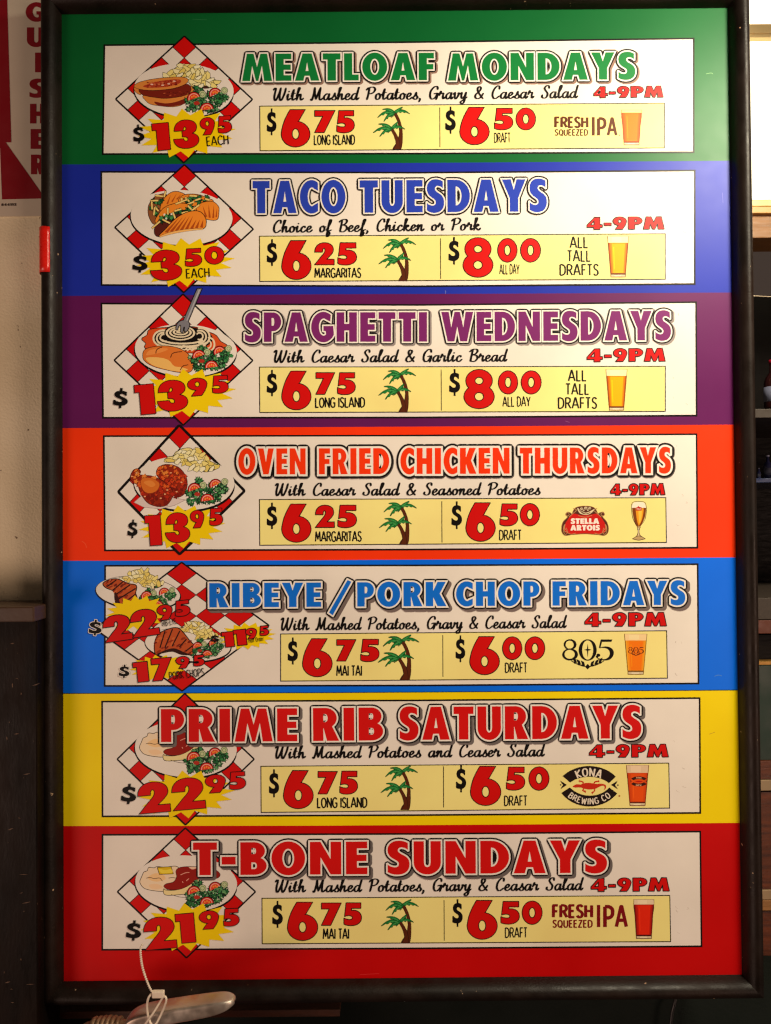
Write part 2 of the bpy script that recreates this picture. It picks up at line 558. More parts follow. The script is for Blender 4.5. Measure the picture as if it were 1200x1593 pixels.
# thin condensed capitals: pen strokes; 'L' = straight, 'S' = smooth
SANS = {
    'A': (50, [('L', [(0, 0), (23, 100), (27, 100), (50, 0)]), ('L', [(8, 32), (42, 32)])]),
    'B': (42, [('L', [(3, 0), (3, 100)]), ('S', [(3, 100), (22, 99), (36, 88), (36, 66), (22, 54), (3, 53)]), ('S', [(3, 53), (24, 53), (40, 42), (40, 14), (24, 1), (3, 0)])]),
    'C': (42, [('S', [(41, 84), (32, 99), (18, 99), (5, 80), (2, 50), (5, 20), (18, 1), (32, 1), (41, 16)])]),
    'D': (44, [('L', [(3, 0), (3, 100)]), ('S', [(3, 100), (20, 99), (38, 84), (43, 50), (38, 16), (20, 1), (3, 0)])]),
    'E': (34, [('L', [(33, 0), (3, 0), (3, 100), (33, 100)]), ('L', [(3, 52), (29, 52)])]),
    'F': (32, [('L', [(3, 0), (3, 100), (32, 100)]), ('L', [(3, 50), (28, 50)])]),
    'G': (46, [('S', [(43, 84), (33, 99), (18, 99), (5, 80), (2, 50), (5, 20), (18, 1), (34, 2), (44, 14)]), ('L', [(44, 14), (44, 46), (27, 46)])]),
    'H': (44, [('L', [(3, 0), (3, 100)]), ('L', [(41, 0), (41, 100)]), ('L', [(3, 52), (41, 52)])]),
    'I': (6, [('L', [(3, 0), (3, 100)])]),
    'K': (42, [('L', [(3, 0), (3, 100)]), ('L', [(40, 100), (5, 50), (42, 0)])]),
    'L': (32, [('L', [(3, 100), (3, 0), (32, 0)])]),
    'M': (58, [('L', [(2, 0), (9, 100), (29, 26), (49, 100), (56, 0)])]),
    'N': (46, [('L', [(3, 0), (3, 100), (43, 0), (43, 100)])]),
    'O': (48, [('S', [(24, 100), (8, 86), (2, 50), (8, 14), (24, 0), (40, 14), (46, 50), (40, 86), (24, 100)])]),
    'P': (38, [('L', [(3, 0), (3, 100)]), ('S', [(3, 100), (24, 99), (37, 86), (37, 60), (24, 46), (3, 45)])]),
    'Q': (48, [('S', [(24, 100), (8, 86), (2, 50), (8, 14), (24, 0), (40, 14), (46, 50), (40, 86), (24, 100)]), ('L', [(28, 22), (44, -10)])]),
    'R': (42, [('L', [(3, 0), (3, 100)]), ('S', [(3, 100), (24, 99), (37, 88), (37, 64), (24, 50), (3, 49)]), ('L', [(20, 50), (42, 0)])]),
    'S': (38, [('S', [(35, 86), (26, 99), (12, 98), (4, 82), (9, 62), (28, 44), (35, 24), (28, 4), (12, 0), (2, 14)])]),
    'T': (36, [('L', [(18, 0), (18, 100)]), ('L', [(0, 100), (36, 100)])]),
    'U': (44, [('S', [(3, 100), (3, 60), (3, 24), (11, 4), (22, 0), (33, 4), (41, 24), (41, 60), (41, 100)])]),
    'Y': (44, [('L', [(22, 0), (22, 42), (0, 100)]), ('L', [(22, 42), (44, 100)])]),
    'W': (66, [('L', [(2, 100), (18, 0), (33, 80), (48, 0), (64, 100)])]),
    'Z': (38, [('L', [(2, 100), (36, 100), (2, 0), (37, 0)])]),
    '-': (20, [('L', [(2, 42), (18, 42)])]),
    ' ': (16, []),
    'a': (34, [('S', [(30, 60), (14, 66), (3, 45), (3, 15), (14, 0), (30, 12)]), ('L', [(30, 66), (30, 0)])]),
    'd': (34, [('S', [(30, 60), (14, 66), (3, 45), (3, 15), (14, 0), (30, 12)]), ('L', [(30, 100), (30, 0)])]),
    'e': (34, [('S', [(3, 36), (31, 36), (28, 60), (16, 67), (4, 52), (3, 18), (16, 0), (30, 10)])]),
    'f': (22, [('S', [(22, 98), (12, 94), (9, 70), (9, 0)]), ('L', [(0, 62), (20, 62)])]),
    'l': (6, [('L', [(3, 100), (3, 0)])]),
    'r': (24, [('L', [(3, 66), (3, 0)]), ('S', [(3, 44), (12, 62), (24, 64)])]),
}
# brush script
SCR = {
    'W': (80, [[(0, 84), (9, 98), (14, 88), (8, 40), (10, 6), (20, 4), (38, 60), (45, 98)], [(45, 98), (40, 46), (44, 5), (54, 4), (70, 56), (76, 98)]]),
    'i': (24, [[(2, 26), (9, 48), (6, 14), (11, 1), (25, 16)], [(13, 70), (13.5, 72)]]),
    't': (27, [[(2, 30), (15, 84), (8, 24), (12, 1), (28, 16)], [(2, 54), (27, 56)]]),
    'h': (44, [[(2, 34), (16, 78), (20, 98), (13, 94), (8, 44), (5, 0)], [(6, 14), (18, 44), (28, 46), (28, 16), (33, 1), (46, 16)]]),
    'M': (74, [[(0, 6), (7, 0), (17, 50), (21, 98)], [(21, 98), (24, 50), (32, 8)], [(32, 8), (46, 60), (57, 98)], [(57, 98), (53, 40), (55, 6), (63, 1), (74, 16)]]),
    'a': (44, [[(34, 44), (20, 49), (5, 30), (5, 8), (15, 0), (28, 16), (36, 48)], [(36, 48), (32, 12), (37, 0), (47, 16)]]),
    's': (34, [[(0, 8), (14, 28), (22, 54)], [(22, 54), (23, 34), (31, 18), (26, 2), (14, 0), (6, 8)], [(28, 6), (36, 16)]]),
    'e': (34, [[(3, 20), (18, 24), (27, 40), (19, 50), (7, 36), (4, 12), (13, 0), (25, 4), (36, 18)]]),
    'd': (46, [[(33, 44), (20, 49), (5, 30), (5, 8), (15, 0), (28, 16), (37, 54)], [(45, 98), (37, 50), (33, 12), (38, 0), (49, 16)]]),
    'P': (52, [[(17, 94), (13, 46), (6, 0)], [(0, 78), (12, 94), (38, 100), (53, 84), (44, 58), (24, 46), (13, 50)]]),
    'o': (38, [[(22, 49), (7, 38), (4, 12), (13, 0), (27, 10), (30, 34), (22, 49), (27, 38), (40, 42)]]),
    ',': (18, [[(8, 6), (10, -4), (3, -20)]]),
    'G': (58, [[(50, 78), (46, 98), (28, 96), (9, 66), (5, 28), (14, 2), (30, 4), (44, 24), (49, 46)], [(30, 42), (51, 46), (48, 14), (44, -4)]]),
    'r': (36, [[(1, 30), (9, 60), (12, 44), (25, 46), (23, 18), (27, 1), (38, 16)]]),
    'v': (38, [[(1, 38), (9, 49), (9, 16), (15, 0), (27, 18), (34, 48), (30, 44), (40, 44)]]),
    'y': (42, [[(1, 38), (9, 49), (8, 18), (14, 2), (26, 16), (36, 50)], [(36, 50), (31, 4), (24, -32), (10, -38), (6, -24), (22, -8), (44, 14)]]),
    '&': (58, [[(52, 2), (36, 26), (18, 62), (17, 86), (28, 96), (37, 82), (27, 58), (8, 34), (5, 12), (17, 0), (36, 8), (49, 32), (53, 42)]]),
    'C': (50, [[(46, 76), (44, 97), (30, 98), (11, 68), (5, 30), (13, 3), (28, 1), (48, 20)]]),
    'S': (48, [[(45, 80), (41, 98), (26, 96), (17, 78), (25, 58), (37, 36), (32, 8), (16, 0), (3, 10), (5, 26)]]),
    'l': (25, [[(2, 30), (19, 74), (23, 97), (15, 96), (8, 54), (7, 12), (13, 0), (27, 16)]]),
    'c': (34, [[(28, 38), (23, 49), (9, 38), (4, 14), (13, 0), (24, 4), (36, 18)]]),
    'f': (32, [[(2, 14), (22, 66), (28, 96), (20, 96), (14, 60), (9, 4), (5, -34), (13, -36), (22, -12), (16, 4), (34, 16)]]),
    'B': (54, [[(17, 92), (12, 46), (7, 0)], [(0, 80), (14, 96), (38, 100), (47, 84), (36, 62), (20, 54), (42, 48), (49, 24), (34, 2), (16, 0), (4, 10)]]),
    'k': (42, [[(2, 30), (18, 80), (19, 98), (12, 95), (8, 40), (5, 0)], [(8, 16), (24, 48), (31, 38), (14, 24), (26, 6), (34, 0), (44, 16)]]),
    'n': (44, [[(1, 34), (9, 49), (6, 0)], [(7, 12), (20, 46), (30, 46), (28, 14), (34, 0), (46, 16)]]),
    ' ': (40, []),
}
def script_letter(strokes):
    out = []
    for s in strokes:
        p = spline(s, 5)
        p = p + np.stack([p[:, 1] * 0.06, np.zeros(len(p))], 1)
        t = np.gradient(p, axis=0)
        l = np.hypot(t[:, 0], t[:, 1]) + 1e-9
        steep = np.abs(t[:, 1]) / l
        w = 6.6 + 6.6 * steep
        w[0] *= 0.85
        w[-1] *= 0.6
        out += stroke(p, w)
    return out
def sans_letter(strokes, w):
    out = []
    for kind, s in strokes:
        out += stroke(s if kind == 'L' else spline(s, 5), w, True)
    return out
_cache = {}
def glyph(font, ch, w=12):
    key = (font, ch, w)
    if key not in _cache:
        if font == 'head':
            _cache[key] = HEAD[ch]
        elif font == 'dig':
            _cache[key] = DIG[ch]
        elif font == 'script':
            _cache[key] = (SCR[ch][0], script_letter(SCR[ch][1]))
        else:
            _cache[key] = (SANS[ch][0], sans_letter(SANS[ch][1], w))
    return _cache[key]
GAP = {'head': 11, 'dig': 9, 'script': 4, 'sans': 13}
def words(font, text, p0, p1, cap, gap=None, w=12, shear=0.0):
    """letters set along the baseline p0 -> p1, stretched to fill it; cap = height in pixels. One shape per letter."""
    g = GAP[font] if gap is None else gap
    adv = []
    x = 0.0
    for ch in text:
        a, s = glyph(font, ch, w)
        adv.append((x, s))
        x += a + g
    total = x - g
    p0, p1 = arr(p0), arr(p1)
    u = p1 - p0
    L = np.hypot(*u)
    u = u / L
    v = np.array([u[1], -u[0]])                     # up in picture pixels
    sx, sy = L / total, cap / 100.0
    out = []
    for ox, s in adv:
        if s:
            out.append(tf(s, lambda p: p0 + np.outer((p[:, 0] + ox + shear * p[:, 1]) * sx, u) + np.outer(p[:, 1] * sy, v)))
    return out
def fit(font, ch, x0, y0, x1, y1, rot=0.0, w=12):
    """one character stretched into a box (the box of the upright glyph), then turned about its centre"""
    s = tf(glyph(font, ch, w)[1], lambda p: p * [1, -1])
    allp = np.vstack([c for pc in s for c in pc])
    lo, hi = allp.min(0), allp.max(0)
    cx, cy = (x0 + x1) / 2, (y0 + y1) / 2
    s = tf(s, lambda p: (p - (lo + hi) / 2) * [(x1 - x0) / (hi[0] - lo[0]), (y1 - y0) / (hi[1] - lo[1])])
    return tf(s, aff(1, 1, cx, cy, R(rot)))
def zoom(ox, oy, k):
    """crop coordinates -> picture pixels"""
    return lambda p: arr([ox, oy]) + p / k
# ------------------------------------------------------------------ printed pictures
BLACK = (13, 9, 8)
RED = (212, 10, 8)
WHITE = (240, 235, 226)
PANEL = (238, 231, 221)
YBOX = (252, 236, 148)
BURST = (252, 216, 2)
rng = random.Random(7)

def checker(A, top, left, right, bottom, edge=2.5, inner=1.1):
    T, L, Rr, B = arr(top), arr(left), arr(right), arr(bottom)
    def q(u, v):                                    # u runs top->right, v runs top->left
        return (T * (1 - u) + Rr * u) * (1 - v) + (L * (1 - u) + B * u) * v
    A.outline([[arr([T, L, B, Rr])]], PANEL, BLACK, edge)
    n = 6
    for i in range(n):
        for j in range(n):
            if (i + j) % 2 == 0:
                A.add([[arr([q(i / n, j / n), q(i / n, (j + 1) / n), q((i + 1) / n, (j + 1) / n), q((i + 1) / n, j / n)])]], RED)
    for k in range(1, n):
        A.add(stroke([q(k / n, 0), q(k / n, 1)], inner), BLACK)
        A.add(stroke([q(0, k / n), q(1, k / n)], inner), BLACK)

def plate(A, z, cx, cy, rx, ry, rot=3.0, sh=(0, 9)):
    A.add(disc(cx + sh[0], cy + sh[1], rx + 9, ry + 7, 48, rot), BLACK, z)
    A.add(disc(cx, cy, rx, ry, 48, rot), PANEL, z)
    A.add(disc(cx + 4, cy - 12, rx + 4, ry - 4, 48, rot), PANEL, z)

def leaf_blob(cx, cy, r, n=7, rg=rng):
    pts = []
    for k in range(n * 2):
        a = math.pi * k / n + rg.uniform(-.18, .18)
        q = r * (1.0 if k % 2 == 0 else 0.55) * rg.uniform(.8, 1.15)
        pts.append((cx + q * math.cos(a), cy + q * math.sin(a)))
    return [[arr(pts)]]
def inside(pt, hull):
    return winding([arr(hull) if area(arr(hull)) > 0 else arr(hull)[::-1]], arr([pt]))[0] > 0
def salad(A, z, dx, dy, s=1.0, seed=3):
    rg = random.Random(seed)
    hull = [(575, 575), (640, 560), (680, 470), (725, 480), (745, 545), (800, 520), (830, 560), (880, 500), (945, 525), (950, 565), (905, 600), (885, 650), (800, 680), (715, 670), (640, 690), (600, 675), (620, 620)]
    f = lambda p: z(p * s + [dx, dy])
    G = [(34, 104, 56), (58, 138, 76), (98, 160, 104), (20, 60, 36)]
    pts = []
    while len(pts) < 112:
        p = (rg.uniform(570, 955), rg.uniform(460, 695))
        if inside(p, hull):
            pts.append(p)
    for x, y in pts:
        A.add(leaf_blob(x, y, rg.uniform(25, 33), 6, rg), (18, 44, 28), f)
        A.add(leaf_blob(x + 2, y - 2, rg.uniform(17, 24), 5, rg), rg.choice(G[:3]), f)
    for k in range(34):
        x, y = rg.choice(pts)
        A.add(leaf_blob(x + rg.uniform(-14, 14), y + rg.uniform(-14, 14), rg.uniform(6, 10), 4, rg), rg.choice([(200, 205, 180), G[3], (120, 175, 110), (14, 30, 22)]), f)
    for cx, cy, r in ((925, 497, 26), (738, 528, 28)):
        A.add(disc(cx, cy, r + 4), (40, 70, 40), f); A.add(disc(cx, cy, r), (196, 208, 160), f)
        A.add(ring(cx, cy, r * .68, r * .68, r * .5, r * .5, 14), (110, 140, 90), f)
    for cx, cy, r, a in ((666, 566, 54, -20), (846, 528, 50, -28), (776, 660, 56, -8)):
        for rr, c in ((r + 6, BLACK), (r, (206, 26, 22)), (r * .84, (245, 190, 170)), (r * .72, (226, 60, 44))):
            A.add([[ell(cx, cy, rr, rr, 14, a, 180, 360)]], c, f)
        for t in (-50, 0, 50):
            A.add(disc(cx + r * .42 * math.sin(R(t)), cy - r * .4 * math.cos(R(t)), 7, 10, 8), (246, 150, 60), f)
    A.add(disc(690, 605, 26, 17), (178, 50, 36), f)

def potatoes(A, z, dx=0, dy=0, s=1.0, seed=5):
    rg = random.Random(seed)
    f = lambda p: z(p * s + [dx, dy])
    hull = [(412, 392), (440, 352), (490, 345), (505, 312), (560, 282), (625, 274), (660, 290), (700, 290), (730, 325), (775, 345), (800, 385), (850, 410), (872, 432), (842, 455), (770, 452), (730, 470), (650, 458), (618, 420), (540, 395)]
    A.outline(blob(*hull), (246, 230, 150), BLACK, 5, f)
    A.add(blob((690, 455), (750, 462), (800, 445), (862, 436), (850, 462), (760, 482)), (70, 40, 30), f)
    A.add(leaf_blob(862, 424, 22, 6, rg), (60, 110, 60), f)
    A.add(leaf_blob(800, 462, 20, 6, rg), (60, 110, 60), f)
    pts = []
    tries = 0
    while len(pts) < 38 and tries < 6000:
        tries += 1
        p = (rg.uniform(415, 865), rg.uniform(280, 465))
        if inside(p, hull) and all((p[0] - q[0]) ** 2 + (p[1] - q[1]) ** 2 > 38 ** 2 for q in pts):
            pts.append(p)
    pts.sort(key=lambda p: p[1])
    for x, y in pts:
        a = R(rg.uniform(-75, 75))
        L, W = rg.uniform(30, 44), rg.uniform(13, 21)
        cell = []
        for u, v in ((-1, -.5), (-.2, -1), (1, -.6), (.8, .7), (-.4, 1)):
            u, v = u * L * rg.uniform(.75, 1.15), v * W * rg.uniform(.7, 1.25)
            cell.append((x + u * math.cos(a) - v * math.sin(a), y + u * math.sin(a) + v * math.cos(a)))
        A.outline([[arr(cell)]], rg.choice([(250, 240, 180), (246, 230, 140), (252, 246, 208), (236, 214, 112)]), BLACK, 3.6, f)

def frond(c, tip, bend, w):
    c, tip = arr(c), arr(tip)
    d = tip - c
    nrm = arr([d[1], -d[0]]) / np.hypot(*d)
    if nrm[1] > 0:
        nrm = -nrm
    up, lo = [], []
    n = 8
    for k in range(n + 1):
        t = k / n
        p = c + d * t + nrm * bend * 4 * t * (1 - t)
        th = w * 1.45 * math.sin(math.pi * min(1, t * .8 + .2)) + .5
        up.append(p + nrm * th * .45)
        lo.append(p - nrm * th * (.75 if k % 2 else .25) + (d / np.hypot(*d)) * (4 if k % 2 else 0))
    return [[arr(up + lo[::-1])]]
def palm(A, x0, y0, x1, y1):
    sx, sy = (x1 - x0) / 228.0, (y1 - y0) / 266.0
    f = lambda p: (p - [722, 62]) * [sx, sy] + [x0, y0]
    BR = (88, 38, 14)
    A.outline([[bez((848, 105), ((870, 130), (884, 175), (888, 215)), ((886, 250), (880, 275), (862, 300)), ((852, 312), (848, 322), (846, 328)), ((896, 328),), ((906, 300), (906, 255), (904, 215)), ((900, 170), (882, 125), (862, 98)))]], BR, BLACK, 2.2, f)
    A.outline([[bez((828, 202), ((850, 228), (862, 262), (866, 290)), ((866, 305), (856, 320), (850, 328)), ((888, 328),), ((892, 300), (884, 262), (870, 240)), ((860, 222), (850, 208), (842, 196)))]], BR, BLACK, 2.2, f)
    for c, tips in (((855, 100), (((950, 108), 14, 11), ((752, 132), 16, 12), ((790, 156), 8, 11), ((782, 80), 7, 11), ((905, 66), -2, 12), ((838, 130), 3, 9))),
                    ((838, 198), (((920, 204), 12, 10), ((724, 226), 14, 12), ((764, 250), 8, 10), ((757, 172), 7, 11), ((878, 157), -2, 11), ((815, 226), 3, 8)))):
        for tip, bend, w in tips:
            fr = frond(c, tip, bend, w)
            A.outline(fr, (22, 122, 54), (10, 50, 26), 2.0, f)
        for tip, bend, w in tips[:5]:
            d = arr(tip) - arr(c)
            A.add(frond(arr(c) + d * .12, arr(c) + d * .75, bend * .8, w * .3), (70, 160, 82), f)

def burst(A, dx=0.0, dy=0.0, s=1.0, z=None, sy=None):
    tips = [(405, 690), (556, 658), (722, 660), (885, 690), (960, 762), (1015, 830), (985, 910), (900, 986), (772, 1038), (612, 1072), (448, 1072), (305, 1032), (212, 968), (180, 890), (196, 812), (265, 742)]
    c = arr([590, 866])
    pts = []
    for i, t in enumerate(tips):
        t2 = tips[(i + 1) % len(tips)]
        pts.append(t)
        pts.append(tuple(c + ((arr(t) + arr(t2)) / 2 - c) * 0.74))
    zz = z if z is not None else zoom(180, 250, 5.4545)
    o = zz(arr([c]))[0]
    A.add([[arr(pts)]], BURST, lambda p: (zz(p) - o) * [s, s if sy is None else sy] + o + [dx, dy])

def price(A, z, items, rim=7, fill=RED):
    for ch, x0, y0, x1, y1, rot in items:
        g = fit('dig', ch, x0, y0, x1, y1, rot)
        if ch == '$':
            A.add(g, BLACK, z)
        else:
            _outl(A, g, fill, rim, z)
def _outl(A, g, fill, rim, z):
    s = tf(g, z)
    k = z(arr([[0, 0], [1, 0]]))
    k = np.hypot(*(k[1] - k[0]))
    A.add(grow(s, rim * k * .5), BLACK)
    A.add(grow(s, -rim * k * .35), fill)

# --- the seven dishes, each in the coordinates of its own enlarged crop
def food_meatloaf(A, z):
    plate(A, z, 578, 500, 418, 222)
    potatoes(A, z)
    BRN, ORG, INR = (122, 34, 20), (222, 140, 62), (178, 62, 34)
    A.outline(blob((240, 540), (262, 585), (300, 612), (380, 626), (480, 634), (560, 618), (640, 560), (668, 500), (640, 462), (560, 500), (400, 540)), ORG, BLACK, 4, z)
    A.add(blob((330, 592), (420, 606), (520, 592), (640, 545), (640, 580), (580, 612), (480, 632), (370, 626)), BRN, z)
    A.outline(blob((160, 470), (172, 510), (215, 532), (205, 485)), ORG, BLACK, 3, z)
    A.outline(blob((204, 485), (300, 492), (480, 486), (602, 444), (640, 480), (622, 520), (560, 545), (430, 562), (320, 552), (228, 530)), BRN, BLACK, 4, z)
    rg = random.Random(2)
    for k in range(26):
        x, y = rg.uniform(380, 625), rg.uniform(515, 548)
        A.add(disc(x, y - (x - 400) * .1, rg.uniform(4, 10), 4, 7), rg.choice([(190, 90, 50), (150, 50, 30), (90, 20, 14)]), z)
    A.outline(blob((160, 462), (200, 430), (300, 405), (420, 390), (550, 384), (606, 396), (614, 420), (580, 448), (480, 480), (330, 494), (215, 486)), ORG, BLACK, 4, z)
    A.add(blob((235, 462), (310, 432), (420, 410), (520, 402), (556, 412), (540, 438), (440, 466), (300, 474)), INR, z)
    for k in range(60):
        x = rg.uniform(270, 540)
        y = 440 - (x - 400) * .09 + rg.uniform(-24, 22)
        A.add(disc(x, y, rg.uniform(5, 12), rg.uniform(3, 6), 7), rg.choice([(206, 96, 60), (150, 40, 24), (226, 130, 84), (120, 26, 18)]), z)
    for x, y in ((310, 446), (402, 452), (452, 440), (500, 418)):
        A.add(disc(x, y, 13, 6, 8), (240, 200, 180), z)
    salad(A, z, 0, 0)

def straws(A, z, pts, rg, L=60, w=13):
    for x, y in pts:
        a = rg.uniform(0, 180)
        dx, dy = L * .5 * math.cos(R(a)) * rg.uniform(.6, 1.2), L * .5 * math.sin(R(a)) * rg.uniform(.6, 1.2)
        A.outline(stroke([(x - dx, y - dy), (x + dx, y + dy)], w, True), (246, 214, 128), BLACK, 3, z)
def shell(A, z, pts, ribs):
    A.outline(blob(*pts), (240, 142, 44), BLACK, 5, z)
    for a, b, w in ribs:
        a, b = arr(a), arr(b)
        n = arr([-(b - a)[1], (b - a)[0]]) / np.hypot(*(b - a)) * w
        A.add([[arr([a + n, a - n, b])]], (176, 78, 22), z)
def food_tacos(A, z):
    rg = random.Random(11)
    plate(A, z, 558, 488, 428, 230)
    A.outline(blob((285, 470), (280, 400), (300, 350), (350, 300), (430, 290), (410, 400), (360, 520), (320, 535)), (150, 90, 50), BLACK, 5, z)
    shell(A, z, [(382, 425), (400, 345), (460, 280), (520, 264), (590, 290), (600, 330), (500, 375), (420, 430)], [((440, 370), (470, 290), 8), ((480, 350), (520, 280), 7), ((520, 330), (560, 284), 6)])
    shell(A, z, [(540, 330), (590, 292), (680, 288), (760, 310), (830, 350), (700, 380), (560, 390)], [])
    G = [(40, 110, 58), (70, 150, 84), (24, 70, 40)]
    for x0, x1, y0, y1, n in ((300, 400, 320, 470, 10), (580, 780, 310, 360, 16)):
        for k in range(n):
            x, y = rg.uniform(x0, x1), rg.uniform(y0, y1)
            A.add(leaf_blob(x, y, 30, 5, rg), BLACK, z)
            A.add(leaf_blob(x, y, 22, 5, rg), rg.choice(G), z)
    straws(A, z, [(330, 340), (350, 410), (310, 380), (370, 300), (420, 285), (330, 430), (610, 330), (660, 300), (640, 360), (560, 350), (780, 330), (700, 330)], rg)
    shell(A, z, [(640, 430), (700, 380), (760, 352), (830, 352), (872, 390), (876, 430), (862, 500), (780, 498), (730, 470)], [((770, 480), (740, 380), 10), ((800, 485), (790, 370), 10), ((830, 488), (835, 375), 9), ((855, 480), (862, 400), 7)])
    shell(A, z, [(340, 520), (372, 450), (420, 398), (500, 368), (590, 366), (660, 392), (680, 430), (560, 470), (420, 560)], [])
    A.outline(blob((338, 560), (380, 500), (470, 450), (600, 420), (690, 436), (560, 480), (460, 550), (378, 640), (335, 622)), (92, 34, 26), BLACK, 5, z)
    for k in range(20):
        t = rg.random()
        x, y = 390 + 260 * t + rg.uniform(-15, 15), 510 - 110 * t + rg.uniform(-30, 20)
        A.add(leaf_blob(x, y, 30, 5, rg), BLACK, z)
        A.add(leaf_blob(x, y, 22, 5, rg), rg.choice(G), z)
    for k in range(10):
        A.add(leaf_blob(rg.uniform(390, 640), rg.uniform(440, 500), 12, 5, rg), (236, 232, 220), z)
    straws(A, z, [(445, 430), (530, 420), (560, 350), (640, 410), (680, 400), (440, 520), (345, 545), (500, 470), (590, 440)], rg, 90, 13)
    A.outline(blob((376, 642), (430, 580), (500, 505), (580, 452), (660, 430), (720, 438), (758, 480), (768, 530), (745, 576), (640, 578), (520, 598)), (240, 142, 44), BLACK, 6, z)
    for x in range(0, 8):
        t = x / 7
        a = arr([430 + 300 * t, 610 - 42 * t])
        b = arr([545 + 200 * t, 480 + (20 if t > .7 else -20 * t)])
        n = arr([12, 4])
        A.add([[arr([a - n, a + n, b])]], (176, 78, 22), z)
    A.outline([[bez((376, 642), ((480, 590), (620, 580), (745, 576)), ((742, 586),), ((640, 592), (500, 610), (376, 652)))]], (250, 190, 110), BLACK, 2, z)

def food_spaghetti(A, z):
    plate(A, z, 620, 528, 410, 208, 3.0)
    A.outline(blob((268, 430), (310, 400), (325, 360), (400, 344), (560, 336), (700, 336), (820, 380), (870, 405), (905, 450), (958, 486), (950, 530), (800, 540), (600, 540), (360, 520), (292, 500), (300, 465)), (222, 84, 34), BLACK, 6, z)
    A.add(disc(600, 428, 242, 98, 40), BLACK, z)
    NO = (236, 222, 190)
    for cx, cy, rx, ry, a0, a1, w in ((445, 425, 84, 66, 95, 285, 15), (448, 425, 60, 48, 85, 300, 14), (452, 420, 36, 30, 70, 310, 13),
                                       (742, 412, 74, 70, -100, 95, 15), (738, 412, 50, 50, -110, 100, 14), (735, 408, 27, 28, -140, 110, 13),
                                       (600, 436, 214, 56, 22, 158, 17), (596, 424, 176, 44, 22, 158, 14), (812, 474, 44, 54, -95, 95, 14), (806, 474, 22, 30, -95, 95, 11),
                                       (520, 478, 92, 26, 15, 165, 12), (690, 478, 92, 24, 15, 165, 12), (600, 494, 150, 22, 20, 160, 10)):
        A.add(stroke(ell(cx, cy, rx, ry, 18, 0, a0, a1), w), NO, z)
    A.add(disc(580, 382, 132, 72, 36), BLACK, z)
    for rx, ry, dy in ((120, 60, 0), (92, 42, -4), (63, 27, -8), (36, 13, -10)):
        A.add(ring(580, 382 + dy, rx, ry, rx - 17, ry - 11, 34), NO, z)
    for k in range(8):
        x = 500 + k * 34
        A.add(stroke([(x, 526), (x + 30, 498 + (k % 2) * 8)], 9), NO, z)
    GR = (128, 128, 138)
    A.outline([[bez((752, 22), ((718, 24),), ((606, 280),), ((566, 286), (546, 306), (545, 352)), ((556, 352),), ((560, 330), (568, 312), (580, 316)), ((590, 330), (584, 345), (584, 372)), ((598, 380),), ((600, 350), (602, 330), (612, 330)),
                     ((622, 336), (610, 350), (616, 372)), ((632, 364),), ((656, 330), (658, 304), (640, 290)))]], GR, BLACK, 7, z)
    A.add([[arr([(742, 30), (730, 30), (628, 280), (636, 284)])]], (176, 178, 186), z)
    A.outline(blob((276, 562), (290, 520), (340, 500), (440, 488), (540, 500), (620, 536), (668, 590), (682, 650), (660, 694), (590, 702), (470, 680), (360, 650), (290, 606)), (226, 124, 50), BLACK, 5, z)
    A.add(blob((300, 585), (400, 580), (480, 600), (530, 650), (590, 660), (640, 680), (560, 694), (460, 676), (350, 640)), (246, 196, 110), z)
    A.add(blob((300, 560), (330, 522), (420, 505), (480, 512), (420, 540), (330, 560)), (240, 150, 74), z)
    for pts in ([(380, 545), (390, 515), (430, 495)], [(500, 580), (520, 545), (590, 532)], [(580, 680), (600, 650), (640, 640)]):
        A.add(stroke(spline(pts), 7), (90, 40, 16), z)
    salad(A, z, 110, 46, .93, 4)

def crust(A, z, hull, cols, seed, n=60, r=(16, 34), base=(150, 40, 16)):
    rg = random.Random(seed)
    A.outline(blob(*hull), base, (50, 14, 8), 5, z)
    xs, ys = [p[0] for p in hull], [p[1] for p in hull]
    k = 0
    while k < n:
        p = (rg.uniform(min(xs), max(xs)), rg.uniform(min(ys), max(ys)))
        if not inside(p, hull):
            continue
        k += 1
        t = (p[1] - min(ys)) / (max(ys) - min(ys))
        c = cols[min(len(cols) - 1, max(0, int(t * len(cols) + rg.uniform(-1.1, 1.1))))]
        q = rg.uniform(*r)
        A.add(leaf_blob(p[0] + 3, p[1] + 4, q * .72, 5, rg), (104, 24, 12), z)
        A.add(leaf_blob(p[0], p[1], q * .66, 5, rg), c, z)
def food_chicken(A, z):
    plate(A, z, 580, 532, 422, 224, 2.0, (2, 12))
    potatoes(A, z, 15, -38, .98, 9)
    A.outline([[arr([(160, 690), (250, 610), (420, 640), (590, 670), (500, 715), (380, 745), (240, 730)])]], (222, 206, 202), (130, 110, 108), 3, z)
    O = [(236, 140, 58), (226, 98, 36), (208, 64, 26), (180, 40, 18), (124, 24, 14)]
    crust(A, z, [(350, 450), (370, 392), (440, 370), (530, 392), (592, 462), (608, 540), (580, 620), (510, 645), (480, 580), (400, 510)], O, 21, 90, (16, 34))
    crust(A, z, [(128, 480), (150, 424), (185, 406), (212, 428), (205, 456), (250, 462), (320, 472), (400, 510), (470, 570), (486, 630), (440, 706), (370, 724), (280, 696), (220, 620), (190, 545), (148, 515)], O, 22, 110, (16, 36))
    A.outline(blob((215, 520), (240, 484), (310, 488), (372, 530), (350, 590), (290, 612), (240, 590)), (218, 116, 40), (150, 60, 20), 3, z)
    A.add(blob((240, 520), (300, 505), (340, 540), (300, 560)), (232, 140, 60), z)
    for x, y in ((140, 470), (180, 440), (420, 620), (385, 655), (440, 585), (560, 520), (470, 440), (520, 600), (250, 640)):
        A.add(disc(x, y, 9, 6, 8), (240, 180, 130), z)
    salad(A, z, 12, 22, .99, 6)
